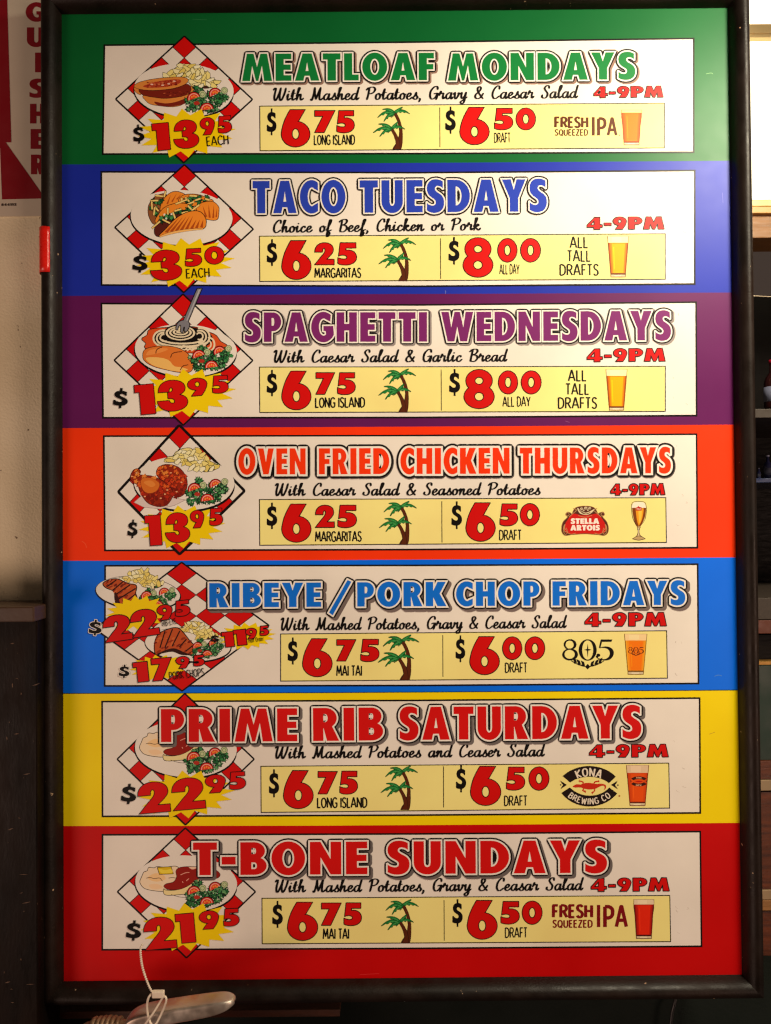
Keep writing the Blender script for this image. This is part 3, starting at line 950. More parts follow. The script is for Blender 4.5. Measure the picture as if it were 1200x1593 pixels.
def ribs_meat(A, z, hull, lines, seed):
    A.outline(blob(*hull), (192, 84, 40), BLACK, 6, z)
    rg = random.Random(seed)
    xs, ys = [p[0] for p in hull], [p[1] for p in hull]
    k = 0
    while k < 34:
        p = (rg.uniform(min(xs), max(xs)), rg.uniform(min(ys), max(ys)))
        if inside(p, hull):
            k += 1
            A.add(disc(p[0], p[1], rg.uniform(8, 18), rg.uniform(4, 8), 8, rg.uniform(-50, -20)), rg.choice([(206, 104, 54), (150, 50, 24), (120, 34, 20)]), z)
    for l in lines:
        A.add(stroke(spline(l, 4), 8), (44, 16, 12), z)
def food_steaks(A, z):
    for cx, cy, rx, ry, rot in ((335, 205, 258, 98, 5), (640, 522, 262, 100, 4)):
        A.add(disc(cx + 1, cy + 4, rx + 6, ry + 7, 44, rot), BLACK, z)
        A.add(disc(cx, cy, rx, ry, 44, rot), PANEL, z)
    potatoes(A, z, 0, -90, .56, 12)
    potatoes(A, z, 350, 232, .54, 13)
    ribs_meat(A, z, [(124, 148), (160, 128), (212, 124), (270, 150), (322, 162), (318, 205), (325, 240), (290, 265), (262, 282), (240, 306), (208, 290), (196, 240), (190, 195), (140, 172)],
              [[(150, 165), (200, 128)], [(180, 190), (240, 140)], [(200, 215), (285, 158)], [(205, 250), (318, 180)], [(225, 285), (318, 215)]], 31)
    A.add(blob((196, 200), (214, 230), (232, 290), (240, 308), (206, 290), (196, 240)), (60, 20, 14), z)
    ribs_meat(A, z, [(438, 520), (462, 460), (520, 430), (575, 422), (612, 452), (650, 500), (690, 545), (672, 586), (620, 570), (560, 545), (500, 556), (448, 584)],
              [[(470, 540), (500, 440)], [(500, 540), (545, 430)], [(545, 530), (590, 440)], [(590, 535), (630, 490)], [(630, 560), (668, 530)]], 33)
    A.add(blob((448, 584), (500, 556), (560, 545), (620, 570), (672, 586), (600, 585), (540, 566)), (50, 16, 12), z)
    salad(A, z, -12, -110, .60, 14)
    salad(A, z, 340, 232, .54, 15)
def food_tbone(A, z, dx, dy, seed, butter=True):
    f = lambda p: z(p + [dx, dy])
    plate(A, f, 594, 490, 428, 234)
    CR = (244, 222, 190)
    A.outline(blob((207, 470), (222, 430), (240, 392), (268, 380), (282, 352), (325, 356), (352, 345), (420, 350), (520, 345), (560, 420), (470, 500), (415, 548), (330, 546), (255, 530), (222, 505)), CR, BLACK, 5, f)
    A.add(blob((270, 440), (330, 400), (400, 410), (420, 450), (340, 470)), (250, 206, 150), f)
    A.add(blob((280, 500), (350, 490), (400, 520), (320, 535)), (248, 210, 168), f)
    for pts in ([(262, 440), (290, 436), (330, 444), (372, 440), (395, 465)], [(450, 440), (480, 436), (510, 440)]):
        A.add(stroke(spline(pts, 4), 5), (70, 50, 40), f)
    if butter:
        A.outline([[arr([(355, 352), (468, 346), (486, 402), (372, 406)])]], (226, 190, 30), BLACK, 5, f)
        A.add(blob((368, 362), (420, 372), (470, 364), (478, 394), (390, 398)), (246, 222, 70), f)
    A.outline(blob((408, 535), (430, 545), (520, 542), (610, 500), (690, 420), (700, 470), (620, 560), (520, 580), (420, 580)), (240, 222, 160), BLACK, 5, f)
    A.outline(blob((410, 512), (430, 490), (490, 474), (518, 430), (512, 380), (545, 352), (620, 344), (700, 346), (800, 350), (880, 400), (860, 440), (760, 450), (690, 450), (620, 500), (540, 534), (450, 536)), (150, 28, 20), BLACK, 4, f)
    A.add(blob((620, 348), (660, 344), (690, 352), (650, 366)), (240, 200, 170), f)
    for pts in ([(552, 412), (590, 396), (622, 392)], [(600, 462), (618, 446)], [(570, 478), (566, 470)]):
        A.add(stroke(spline(pts, 4), 6), (238, 170, 150), f)
    A.add(stroke(spline([(470, 580), (540, 600), (600, 604)], 4), 4), (60, 40, 30), f)
    salad(A, f, -2, -2, 1.0, seed)

# --- glasses of beer
def pint(A, z, x0, y0, x1, y1, body, side, foam, head=0.13, nonic=True, logo=None):
    w, h = x1 - x0, y1 - y0
    def q(u, v):
        return (x0 + u * w, y0 + v * h)
    def prof(v):                                     # half-width at height v (0 top, 1 foot)
        if nonic:
            return np.interp(v, [0, .10, .22, .30, 1], [.49, .50, .485, .45, .37])
        return np.interp(v, [0, 1], [.5, .34])
    def slab(v0, v1, a, b, n=6):
        vs = np.linspace(v0, v1, n)
        l = [q(.5 + a * prof(v), v) for v in vs]
        r = [q(.5 + b * prof(v), v) for v in vs]
        return [[arr(l + r[::-1])]]
    A.add(slab(0, 1.0, -1, 1), tuple(int(v * .55) for v in side), z)
    A.add(slab(0.005, head, -.95, .95), foam, z)
    A.add(slab(0.02, head - .02, -.6, .3), tuple(min(255, v + 12) for v in foam), z)
    A.add(slab(head, .90, -.93, .93), side, z)
    A.add(slab(head, .90, -.80, .82), tuple((a + b) // 2 for a, b in zip(side, body)), z)
    A.add(slab(head + .02, .89, -.62, .66), body, z)
    A.add(slab(head + .10, .80, -.50, -.40), tuple(min(255, int(v * 1.12) + 8) for v in body), z)
    A.add(slab(.90, .93, -.95, .95), tuple(int(v * .5) for v in side), z)
    A.add(slab(.935, .985, -.92, .92), (214, 196, 160), z)
    A.add(slab(.95, .975, -.5, .4), (240, 226, 196), z)
    rg = random.Random(int(x0))
    for k in range(34):
        u, v = rg.uniform(-.6, .6), rg.uniform(head + .04, .88)
        p = q(.5 + u * prof(v), v)
        A.add(disc(p[0], p[1], 1.4, 1.9, 6), tuple(min(255, int(c * 1.1) + 14) for c in body), z)

def fresh_ipa(A, z, x0, y0, k, col):
    """x0, y0 = top left of FRESH in crop pixels"""
    for s in words('sans', 'FRESH', (x0, y0 + 100), (x0 + 340 * k, y0 + 100 * 1.0), 96, 15, 21): A.add(s, col, z)
    for s in words('sans', 'SQUEEZED', (x0, y0 + 180), (x0 + 340 * k, y0 + 180), 60, 16, 17): A.add(s, col, z)

def logo_cartouche(A, z):
    BR, GO = (84, 42, 28), (186, 142, 92)
    hull = [(185, 150), (200, 132), (225, 140), (240, 150), (265, 100), (300, 82), (360, 76), (420, 82), (455, 100), (480, 145), (500, 138), (530, 132), (540, 155), (520, 172), (560, 220), (576, 270), (572, 320), (540, 345), (480, 338), (360, 330), (240, 338), (180, 345), (150, 320), (146, 270), (160, 220), (200, 178)]
    A.outline(blob(*hull), BR, (150, 104, 66), 5, z)
    A.add(blob((200, 200), (250, 146), (330, 160), (400, 157), (476, 146), (526, 200), (556, 262), (544, 318), (470, 334), (360, 328), (250, 334), (180, 318), (168, 262)), (206, 26, 20), z)
    for sx in (-1, 1):
        for r, yy in ((30, 290), (22, 280), (14, 270)):
            A.add(stroke(ell(362 + sx * 182, yy, r * .7, r * 1.6, 12, 0, 20, 250) if sx < 0 else ell(362 + sx * 182, yy, r * .7, r * 1.6, 12, 0, -70, 160), 5), GO, z)
        A.add(stroke(ell(362 + sx * 165, 150, 17, 15, 14, 0, 0, 320), 6), GO, z)
        A.add(stroke(spline([(362 + sx * 150, 175), (362 + sx * 110, 140), (362 + sx * 80, 110), (362 + sx * 110, 96)], 4), 6), GO, z)
        A.add(stroke(spline([(362 + sx * 90, 326), (362 + sx * 130, 336), (362 + sx * 165, 322)], 4), 5), GO, z)
    A.add(blob((290, 90), (330, 120), (370, 135), (420, 115), (450, 100), (430, 130), (385, 155), (330, 150), (300, 125)), (226, 208, 170), z)
    A.add(blob((300, 100), (335, 128), (372, 144), (415, 126), (385, 148), (335, 142)), BR, z)
    for x, y, r in ((330, 98, 14), (368, 92, 16), (405, 94, 13), (350, 114, 9), (388, 112, 9)):
        A.add(disc(x, y, r, r * .8, 9), (226, 208, 170), z)
        A.add(disc(x + 2, y + 1, r * .5, r * .4, 7), BR, z)
    A.add(stroke(spline([(300, 162), (362, 178), (425, 160)], 4), 5), GO, z)
    for s in words('head', 'STELLA', (229, 238), (492, 238), 48, 9): A.add(grow(s, 1.5), (245, 236, 226), z)
    for s in words('head', 'ARTOIS', (227, 300), (497, 300), 48, 9): A.add(grow(s, 1.5), (245, 236, 226), z)
def chalice(A, z):
    A.add(stroke(spline([(800, 52), (812, 36), (862, 30), (912, 36), (930, 60), (934, 120), (920, 200), (885, 250), (870, 266)], 5), 4), (70, 50, 36), z)
    A.add(stroke(spline([(798, 52), (796, 110), (806, 180), (832, 240), (850, 266)], 5), 5), (60, 36, 24), z)
    A.add(blob((802, 60), (820, 40), (865, 36), (912, 42), (926, 70), (925, 96), (862, 100), (802, 96)), (250, 242, 220), z)
    A.add([[np.vstack([[[802, 90]], bez((802, 90), ((806, 180), (830, 240), (852, 266)), ((872, 266),), ((905, 230), (930, 170), (931, 90)))])]], (128, 62, 14), z)
    A.add([[bez((832, 94), ((838, 180), (850, 230), (862, 258)), ((890, 220), (906, 170), (908, 94)))]], (238, 158, 30), z)
    A.add([[bez((858, 96), ((860, 170), (866, 220), (870, 236)), ((886, 200), (892, 160), (892, 96)))]], (252, 200, 70), z)
    A.add([[arr([(836, 88), (852, 82), (858, 70), (866, 82), (888, 86), (890, 116), (836, 116)])]], (198, 40, 34), z)
    for s in words('sans', 'STELLA', (842, 108), (884, 106), 12, 14, 16): A.add(s, (245, 220, 200), z)
    A.add(blob((848, 266), (876, 266), (866, 300), (868, 335), (892, 360), (922, 378), (862, 390), (802, 380), (836, 360), (852, 335), (856, 300)), (190, 160, 110), z)
    for pts in ([(848, 268), (856, 300), (852, 335), (836, 358), (804, 378)], [(878, 268), (866, 300), (869, 335), (890, 358), (922, 376)], [(804, 380), (862, 392), (922, 379)], [(838, 358), (864, 352), (890, 360)], [(850, 290), (872, 290)]):
        A.add(stroke(spline(pts, 4), 5), (72, 52, 36), z)
    A.add(stroke(spline([(860, 280), (862, 330), (858, 350)], 4), 4), (245, 232, 205), z)
def eight05(A, z, col, s=1.0, o=(0, 0)):
    f = lambda p: z(p * s + arr(o))
    A.add(ring(222, 165, 60, 50, 38, 38, 28, 218, 166), col, f)
    A.add(ring(222, 258, 74, 56, 48, 42, 28, 218, 256), col, f)
    A.add(ring(386, 216, 84, 100, 52, 90, 36), col, f)
    A.add([[arr([(386, 155), (392, 206), (422, 214), (392, 222), (386, 288), (380, 222), (352, 214), (380, 206)])]], col, f)
    A.add(poly((508, 118), (616, 118), (606, 140), (520, 140), (504, 196), (490, 196)), col, f)
    A.add([[bez((494, 196), ((560, 165), (632, 190), (630, 245)), ((626, 290), (590, 316), (545, 314)), ((505, 312), (478, 300), (468, 284)), ((500, 300), (540, 308), (562, 296)), ((595, 280), (600, 240), (584, 218)), ((566, 196), (530, 192), (500, 200)))]], col, f)
    A.add(disc(486, 264, 18, 14, 14, 20), col, f)
    A.add(disc(474, 278, 12, 12, 10), col, f)
    A.add(poly((386, 346), (410, 372), (386, 398), (362, 372)), col, f)
    for sx in (-1, 1):
        for x, y, L in ((24, 362, 40), (62, 350, 44), (100, 336, 40)):
            for up, k in ((1, 1.0), (0, .95)):
                a = arr([386 + sx * x, y])
                b = a + [sx * L * k, -50 if up else -8]
                mid = (a + b) / 2
                d = (b - a) / np.hypot(*(b - a))
                n = arr([-d[1], d[0]]) * 13
                A.add([[arr([a, mid - n, b, mid + n])]], col, f)
        A.add(stroke(spline([(386 + sx * 10, 372), (386 + sx * 60, 362), (386 + sx * 110, 342), (386 + sx * 150, 318)], 4), 7), col, f)
def kona(A, z):
    K = (30, 18, 16)
    A.add([[bez((152, 162), ((230, 90), (330, 68), (400, 68)), ((480, 68), (590, 100), (648, 168)), ((585, 228),), ((540, 190), (470, 168), (400, 168)), ((330, 168), (265, 190), (222, 222)))]], K, z)
    A.add([[bez((140, 320), ((220, 268),), ((270, 320), (340, 345), (405, 345)), ((480, 345), (545, 318), (588, 268)), ((662, 325),), ((590, 410), (490, 445), (405, 445)), ((310, 445), (210, 410), (140, 320)))]], K, z)
    A.add([[bez((130, 205), ((192, 244),), ((132, 284),), ((146, 258),), ((158, 244),), ((146, 232),))]], K, z)
    A.add([[bez((665, 205), ((604, 244),), ((668, 286),), ((650, 258),), ((640, 244),), ((652, 232),))]], K, z)
    A.add(disc(134, 244, 7, 7, 8), K, z); A.add(disc(668, 246, 7, 7, 8), K, z)
    A.add(disc(682, 347, 9, 9, 8), (190, 120, 60), z)
    RD = (206, 44, 22)
    A.add([[bez((245, 262), ((262, 238), (290, 234), (318, 242)), ((350, 222), (400, 222), (450, 234)), ((490, 240), (530, 222), (556, 250)), ((562, 275), (548, 290), (530, 294)), ((546, 280), (550, 262), (536, 252)),
                 ((516, 244), (490, 268), (456, 280)), ((420, 290), (370, 290), (330, 270)), ((300, 262), (275, 276), (245, 262)))]], RD, z)
    for pts in ([(350, 240), (340, 216), (312, 208)], [(440, 238), (455, 214), (488, 210)], [(352, 276), (340, 296), (362, 306)], [(452, 276), (450, 300), (430, 318)]):
        A.add(stroke(pts, 11), RD, z)
        A.add(leaf_blob(pts[-1][0], pts[-1][1], 13, 4, random.Random(int(pts[0][0]))), RD, z)
    arc_text(A, z, 'KONA', (398, 440), 278, 215, 72, (240, 228, 206))
    W = (240, 228, 206)
    arc_text(A, z, 'BREWING CO', (402, 100), 325, 430, 54, W, under=True)
def arc_text(A, z, text, c, r, width, cap, col, under=False):
    L = words('sans', text, (0, 0), (width, 0), cap, 20, 15)
    def fn(p):
        x = p[:, 0] - width / 2
        if under:
            a = x / r
            rr = r + p[:, 1]
            return np.stack([c[0] + rr * np.sin(a), c[1] + rr * np.cos(a)], 1)
        a = x / r
        rr = r - p[:, 1]
        return np.stack([c[0] + rr * np.sin(a), c[1] - rr * np.cos(a)], 1)
    for s in L:
        A.add(tf(s, fn), col, z)
# ------------------------------------------------------------------ the menu board
board = thing('menu_board', 'large black-framed menu board with seven striped panels of daily food specials', 'menu board', tuple(P(620, 780, 0.0)))
OPEN = [(95.4, 21.8), (1133.5, 11.6), (1155.2, 1517), (98.8, 1527.3)]      # the poster opening, TL TR BR BL
def at(px, py, d=0.0):
    return Vector(P(px, py, d))
tl, tr, br, bl = [at(*p) for p in OPEN]

frame_mat = solid('worn_black_frame', (30, 18, 12), 0.46, 0, 0.4, 14, 0.12, 500, rgb2=(15, 9, 6), spec=0.24, speck=((180, 150, 120), 190, 0.745))
PROF = [(-0.0015, -0.002), (0.0, 0.0018), (0.0006, 0.0050), (0.0016, 0.0084), (0.0032, 0.0116), (0.0054, 0.0141), (0.0080, 0.0158), (0.0108, 0.0163), (0.0134, 0.0155), (0.0155, 0.0134), (0.0168, 0.0105), (0.0174, 0.007), (0.0175, 0.003), (0.0175, -0.018), (-0.0015, -0.018)]
def rail(a, b):
    """one mitred moulding from corner a to corner b, inside to the right-hand side of travel"""
    d = (b - a).normalized()
    out = Vector((0, -1, 0)).cross(d).normalized()
    mid = (tl + tr + br + bl) / 4
    if (a + b).dot(out) / 2 < mid.dot(out):
        out = -out
    bm = bmesh.new()
    n = 14
    rows = []
    L = (b - a).length
    for k in range(n + 1):
        row = []
        for u, h in PROF:
            p = a.lerp(b, k / n)
            q = p + out * u
            t = u * (1 - 2 * k / n) * -1.0
            q = q + d * (u * (2 * k / n - 1))
            row.append(bm.verts.new(q + Vector((0, -h, 0))))
        rows.append(row)
    m = len(PROF)
    for r0, r1 in zip(rows, rows[1:]):
        for k in range(m):
            bm.faces.new((r0[k], r0[(k + 1) % m], r1[(k + 1) % m], r1[k]))
    bm.faces.new(rows[0])
    bm.faces.new(rows[-1][::-1])
    bmesh.ops.recalc_face_normals(bm, faces=bm.faces)
    o = from_bm('frame_rail', bm, frame_mat, board, True)
    md = o.modifiers.new('edges', 'EDGE_SPLIT')
    md.split_angle = R(40)
    return o
for a, b in ((tl, tr), (tr, br), (br, bl), (bl, tl)):
    rail(a, b)

# poster sheet and its seven colour bands
poster = box('poster', (tl.x - 0.004, 0.0003, bl.z - 0.006), (br.x + 0.004, 0.004, tl.z + 0.012), ink((200, 196, 188)), board)
GREEN, BLUE, PURPLE, ORANGE, SKY, YELLOW, CRIMSON = (4, 98, 44), (26, 46, 170), (96, 20, 88), (248, 56, 6), (0, 110, 246), (252, 220, 0), (200, 1, 2)
BANDS = [GREEN, BLUE, PURPLE, ORANGE, SKY, YELLOW, CRIMSON]
NAMES = ['green', 'blue', 'purple', 'orange', 'sky blue', 'yellow', 'red']
EDGE = [(14, 4), (256, 254, 250), (460.5, 457.5, 455), (666, 664, 660.5), (872.5, 871, 867), (1078.5, 1077, 1073), (1285, 1284, 1280), (1534, 1524)]
def edge_pts(e):
    if len(e) == 2:
        return [(91, e[0]), (1158, e[1])]
    return [(91, e[0]), (500, e[1] + .4), (800, (e[1] + e[2]) / 2 + .6), (1158, e[2])]
SCUFFS = ((0, [(1099, 115), (1106, 113.6), (1109, 115)], .7, (120, 176, 110)), (1, [(693, 452), (693.6, 455), (693, 457)], .7, (120, 126, 190)), (4, [(1112, 1052), (1118, 1050), (1123, 1051.5)], .8, (90, 140, 200)), (5, [(1104, 1142), (1112, 1139)], .8, (190, 150, 40)),
          (2, [(880, 655), (886, 657)], .6, (150, 90, 140)), (3, [(128, 842), (133, 846), (135, 852)], .5, (255, 110, 70)), (6, [(560, 1516), (590, 1514.5)], .5, (230, 60, 60)), (1, [(1124, 300), (1125, 316)], .5, (110, 110, 200)), (0, [(300, 30), (322, 31)], .5, (50, 130, 80)))
for i, c in enumerate(BANDS):
    A = Art()
    A.add([[arr(edge_pts(EDGE[i]) + edge_pts(EDGE[i + 1])[::-1])]], c)
    if i == 5:
        A.add(stroke([(91, 1078.8), (500, 1077.6), (800, 1075.8), (1158, 1073.4)], 1.2), (20, 40, 30))
    for k, pts, w, q in SCUFFS:                      # light scratches in the laminate
        if k == i: A.add(stroke(spline(pts, 3), w), q)
    tag(A.build('colour_band', poster, 1), NAMES[i] + ' band of the poster')

D = [
 dict(day='green-lettered Monday panel', c=[(163.3, 71), (650, 66.2), (1078.8, 60.6), (1078.8, 236.5), (650, 238.6), (160.8, 239.4)],
      dia=[(287.3, 58.3), (182.2, 154.5), (391.4, 155), (286.3, 251.7)], z=(180, 50, 5.4545), food=food_meatloaf, burst=(1.6, -201, 1),
      price=[('$', 152, 787, 245, 950, -4), ('1', 318, 776, 460, 1006, -5), ('3', 492, 748, 706, 990, -4), ('9', 720, 728, 843, 874, -4), ('5', 870, 716, 986, 858, -4)],
      note=[('EACH', (778, 968), (962, 952), 74)],
      head=[('MEATLOAF', (377, 126.8), (675.5, 125.2)), ('MONDAYS', (697, 126.2), (988, 124.2))], cap=42.5, hc=(12, 124, 56), rim=(2.1, 4.3), shadow=((2.6, 1.8), (150, 118, 104)),
      sub=('With Mashed Potatoes, Gravy & Caesar Salad', (425, 156.7), (898, 152.5), 19.5), hrs=(923, 1031.7, 134.8, 153),
      box=[(404.5, 165.5), (1033.7, 160.8), (1033.7, 230.3), (405, 234.8)], div=(684.3, 167.5, 229.5),
      l=[('$', 415.5, 169, 430.5, 210.8), ('6', 438, 171, 482.5, 229), ('7', 490, 172.5, 521.3, 206.5), ('5', 524.3, 172.5, 551.5, 207)], ln=('LONG ISLAND', 489, 552, 225.3, 14.2),
      palm=(580.5, 165.8, 637.5, 232.4),
      r=[('$', 693, 166, 709.3, 208.6), ('6', 715.5, 167.5, 761.2, 225.5), ('5', 769.5, 169, 798, 202.3), ('0', 803, 168.5, 833.3, 202.5)], rn=('DRAFT', 769, 794, 222.2, 14.4)),
 dict(day='blue-lettered Tuesday panel', c=[(158.6, 268), (650, 269.3), (1080.4, 266), (1080.4, 441.5), (650, 445), (159, 443)],
      dia=[(287.3, 258.3), (181, 354), (392.7, 356.7), (286.3, 453.5)], z=(180, 250, 5.4545), food=food_tacos, burst=(0, 0, 1),
      price=[('$', 148, 788, 275, 952, 3), ('3', 295, 760, 562, 1018, -3), ('5', 592, 748, 733, 898, -3), ('0', 758, 730, 923, 880, -3)],
      note=[('EACH', (604, 998), (800, 986), 74)],
      head=[('TACO', (393.7, 332.5), (538, 331.5)), ('TUESDAYS', (560, 331.5), (850.5, 329.5))], cap=50.5, hc=(40, 66, 186), rim=(2.1, 4.3), shadow=None,
      sub=('Choice of Beef, Chicken or Pork', (425, 362), (747, 358), 19), hrs=(912.5, 1033, 338, 358),
      box=[(404, 367.7), (1035, 364), (1035, 434.5), (404.6, 438)], div=(685.4, 371, 434),
      l=[('$', 415.4, 372.5, 431.7, 414), ('6', 438.7, 374.6, 484.2, 435), ('2', 490, 378, 520, 412), ('5', 526, 378, 555, 412.4)], ln=('MARGARITAS', 490, 561.7, 432.2, 14),
      palm=(589, 369, 647, 437),
      r=[('$', 698, 369, 715, 411.7), ('8', 720.5, 370, 767, 431.5), ('0', 774.5, 371.3, 804.5, 408), ('0', 810, 371.3, 841, 408)], rn=('ALL DAY', 777.5, 808, 426.4, 14.4)),
 dict(day='purple-lettered Wednesday panel', c=[(158.8, 472.8), (650, 475), (1082.5, 470.8), (1083.3, 646), (650, 649), (161.2, 649.5)],
      dia=[(285, 459.4), (180, 560.6), (391.8, 561), (285.6, 659.7)], z=(170, 445, 5.217), food=food_spaghetti, burst=(3.3, 203, .985),
      price=[('$', 38, 828, 155, 993, 4), ('1', 214, 800, 372, 1043, -5), ('3', 391, 765, 637, 1016, -4), ('9', 640, 748, 797, 891, -4), ('5', 839, 728, 968, 870, -3)],
      note=[],
      head=[('SPAGHETTI', (380.4, 532.3), (664.6, 531.8)), ('WEDNESDAYS', (686.7, 531.6), (1043.5, 529.6))], cap=46, hc=(122, 36, 108), rim=(2.1, 4.3), shadow=((2.8, 2.0), (150, 140, 138)),
      sub=('With Caesar Salad & Garlic Bread', (426, 564), (788, 562), 19), hrs=(912.5, 1034.6, 542.5, 563.5),
      box=[(404, 571.2), (1035, 570), (1035, 640), (404.6, 641.8)], div=(686.5, 575, 639),
      l=[('$', 415.4, 575.6, 431.7, 616.6), ('6', 438.7, 577.6, 484.2, 637.6), ('7', 492, 580, 521, 613.5), ('5', 525.5, 580, 553, 614)], ln=('LONG ISLAND', 491, 567.5, 633.8, 14.6),
      palm=(589, 572.8, 647, 641.4),
      r=[('$', 699, 574.3, 716, 616), ('8', 722, 575, 769, 635.8), ('0', 775.5, 577, 805.5, 613), ('0', 811, 577, 842, 613)], rn=('ALL DAY', 782.5, 825, 632.2, 14.4)),
 dict(day='orange-lettered Thursday panel', c=[(162.5, 679), (650, 678), (1083.3, 676), (1084.6, 851.5), (650, 854.4), (164.2, 855.8)],
      dia=[(279.4, 664.5), (187.3, 765), (378, 763.7), (280, 859.4)], z=(180, 655, 5.4545), food=food_chicken, burst=(-5.6, 411, .88),
      price=[('$', 106, 836, 190, 994, 3), ('1', 256, 800, 390, 1056, -4), ('3', 422, 778, 630, 1031, -3), ('9', 637, 757, 753, 906, -3), ('5', 799, 741, 910, 886, -3)],
      note=[], dedge=4.2,
      head=[('OVEN', (371, 738.2), (476, 738)), ('FRIED', (496.5, 738), (606, 737.6)), ('CHICKEN', (623, 737.6), (793, 737)), ('THURSDAYS', (808.5, 737), (1043.5, 736.2))], cap=40.5, hc=ORANGE, rim=(3.0, 6.0), shadow=((1.2, 1.2), (96, 88, 86)),
      sub=('With Caesar Salad & Seasoned Potatoes', (428, 771), (840, 769.4), 19), hrs=(949, 1034.6, 752.5, 771),
      box=[(404, 777.2), (1035.8, 774.3), (1036.7, 843.8), (404.6, 848.2)], div=(687.5, 780, 844),
      l=[('$', 415.4, 782, 431.7, 823), ('6', 438.7, 784.3, 484.2, 843.4), ('2', 491, 786, 520.5, 820.5), ('5', 526, 786, 555, 820.8)], ln=('MARGARITAS', 491, 562.5, 842.2, 14.6),
      palm=(590, 778.5, 648, 847),
      r=[('$', 702.5, 780, 719, 823), ('6', 725, 782.3, 770.6, 842), ('5', 778, 784, 805.5, 818), ('0', 809.5, 783.4, 839.4, 818)], rn=('DRAFT', 777, 811, 840, 15)),
 dict(day='sky-blue-lettered Friday panel', c=[(164.5, 880.6), (650, 880), (1085, 878.2), (1086.3, 1062.6), (650, 1065.8), (163.8, 1066.5)],
      dia=[(283, 876.4), (150, 978), (417, 973), (283.8, 1073.2)], z=(130, 870, 3.934), food=food_steaks, burst=None,
      price=None, note=[],
      head=[('RIBEYE', (326, 945), (500, 944)), ('PORK', (556, 943.6), (694, 943)), ('CHOP', (709.6, 942.9), (839.6, 942.2)), ('FRIDAYS', (859.6, 942.2), (1065.8, 941))], cap=38, hc=(10, 112, 224), rim=(2.4, 4.8), shadow=((4.2, 3.6), (120, 106, 102)),
      sub=('With Mashed Potatoes, Gravy & Ceasar Salad', (437, 980.2), (880, 976.2), 19.2), hrs=(909, 1036.7, 953, 975),
      box=[(437, 986.2), (1037, 981.2), (1038.3, 1054.8), (437, 1059.4)], div=(689, 988, 1053),
      l=[('$', 448, 991.5, 463.8, 1033.6), ('6', 471, 993.6, 517, 1052.6), ('7', 524.3, 995, 554, 1028), ('5', 561.5, 994.5, 590, 1029)], ln=('MAI TAI', 524, 563, 1051, 15),
      palm=(588, 986.4, 652, 1057.4),
      r=[('$', 709, 988.3, 724, 1030), ('6', 731, 990.3, 777, 1049.3), ('0', 782, 990.6, 812, 1026), ('0', 817, 990.6, 847.6, 1026)], rn=('DRAFT', 786, 820, 1046, 14.6)),
 dict(day='red-lettered Saturday panel', c=[(159.8, 1091.8), (650, 1090), (1088, 1086.4), (1089, 1264), (650, 1267.4), (160.4, 1269.4)],
      dia=[(287.8, 1080.5), (184.6, 1180.8), (394, 1180.8), (289, 1281.3)], z=(180, 1075, 5.4545), food=lambda A, z: food_tbone(A, z, 0, 6, 17, False), burst=(1.8, 827, .98),
      price=[('$', 52, 785, 178, 958, 4), ('2', 192, 770, 460, 1030, -5), ('2', 480, 735, 758, 1002, -5), ('9', 764, 708, 936, 860, -4), ('5', 967, 684, 1105, 832, -3)],
      note=[],
      head=[('PRIME', (251, 1154.2), (463, 1153)), ('RIB', (487.5, 1152.6), (596.7, 1151.6)), ('SATURDAYS', (621, 1151), (997.4, 1148.4))], cap=51.5, hc=(214, 16, 14), rim=(2.4, 4.7), shadow=((3.6, 3.2), (112, 104, 102)),
      sub=('With Mashed Potatoes and Ceaser Salad', (428, 1179.6), (846, 1176), 19.4), hrs=(916, 1039.6, 1158, 1178.6),
      box=[(406.3, 1192), (1040.4, 1187), (1041.7, 1256.8), (406.7, 1263.6)], div=(690, 1192, 1256),
      l=[('$', 418.8, 1196.5, 434.6, 1240), ('6', 441.3, 1198.5, 487.6, 1257.6), ('7', 495.3, 1200, 525, 1234.6), ('5', 529, 1199.5, 556.5, 1235)], ln=('LONG ISLAND', 494, 571, 1256, 14.8),
      palm=(592.5, 1189.8, 650, 1259.2),
      r=[('$', 709.6, 1190, 725.4, 1232.4), ('6', 732, 1192, 779.2, 1252.6), ('5', 788, 1193.2, 816.5, 1228.8), ('0', 823, 1192.8, 854.2, 1229)], rn=('DRAFT', 784.6, 820, 1253, 14.8)),
 dict(day='red-lettered Sunday panel', c=[(160.4, 1299), (650, 1297.6), (1089, 1294), (1091, 1471.4), (650, 1474.6), (160, 1476.8)],
      dia=[(288.7, 1289.6), (185, 1387), (396, 1387), (290.6, 1488)], z=(180, 1285, 5.4545), food=lambda A, z: food_tbone(A, z, 3, 0, 18, True), burst=(5.2, 1033, .98),
      price=[('$', 94, 798, 220, 970, 4), ('2', 242, 770, 514, 1040, -5), ('1', 516, 740, 674, 988, -5), ('9', 712, 715, 878, 870, -3), ('5', 917, 698, 1050, 846, -3)],
      note=[],
      head=[('T-BONE', (301, 1361.2), (572, 1359.6)), ('SUNDAYS', (602, 1359.4), (944, 1357.4))], cap=51, hc=(214, 16, 14), rim=(2.4, 4.7), shadow=((3.8, 3.4), (108, 100, 98)),
      sub=('With Mashed Potatoes, Gravy & Ceasar Salad', (428, 1387.6), (906, 1384), 19.4), hrs=(918.8, 1041, 1365.6, 1387),
      box=[(408, 1397.2), (1042, 1392.8), (1043.3, 1464.4), (408.3, 1467.8)], div=(691, 1400, 1463),
      l=[('$', 424, 1401, 440.4, 1443), ('6', 447.5, 1403.3, 494.6, 1462.6), ('7', 500.5, 1404.5, 531, 1439), ('5', 535.5, 1404.2, 562.6, 1439.4)], ln=('MAI TAI', 503, 543, 1460, 15),
      palm=(593, 1397.8, 651, 1466.2),
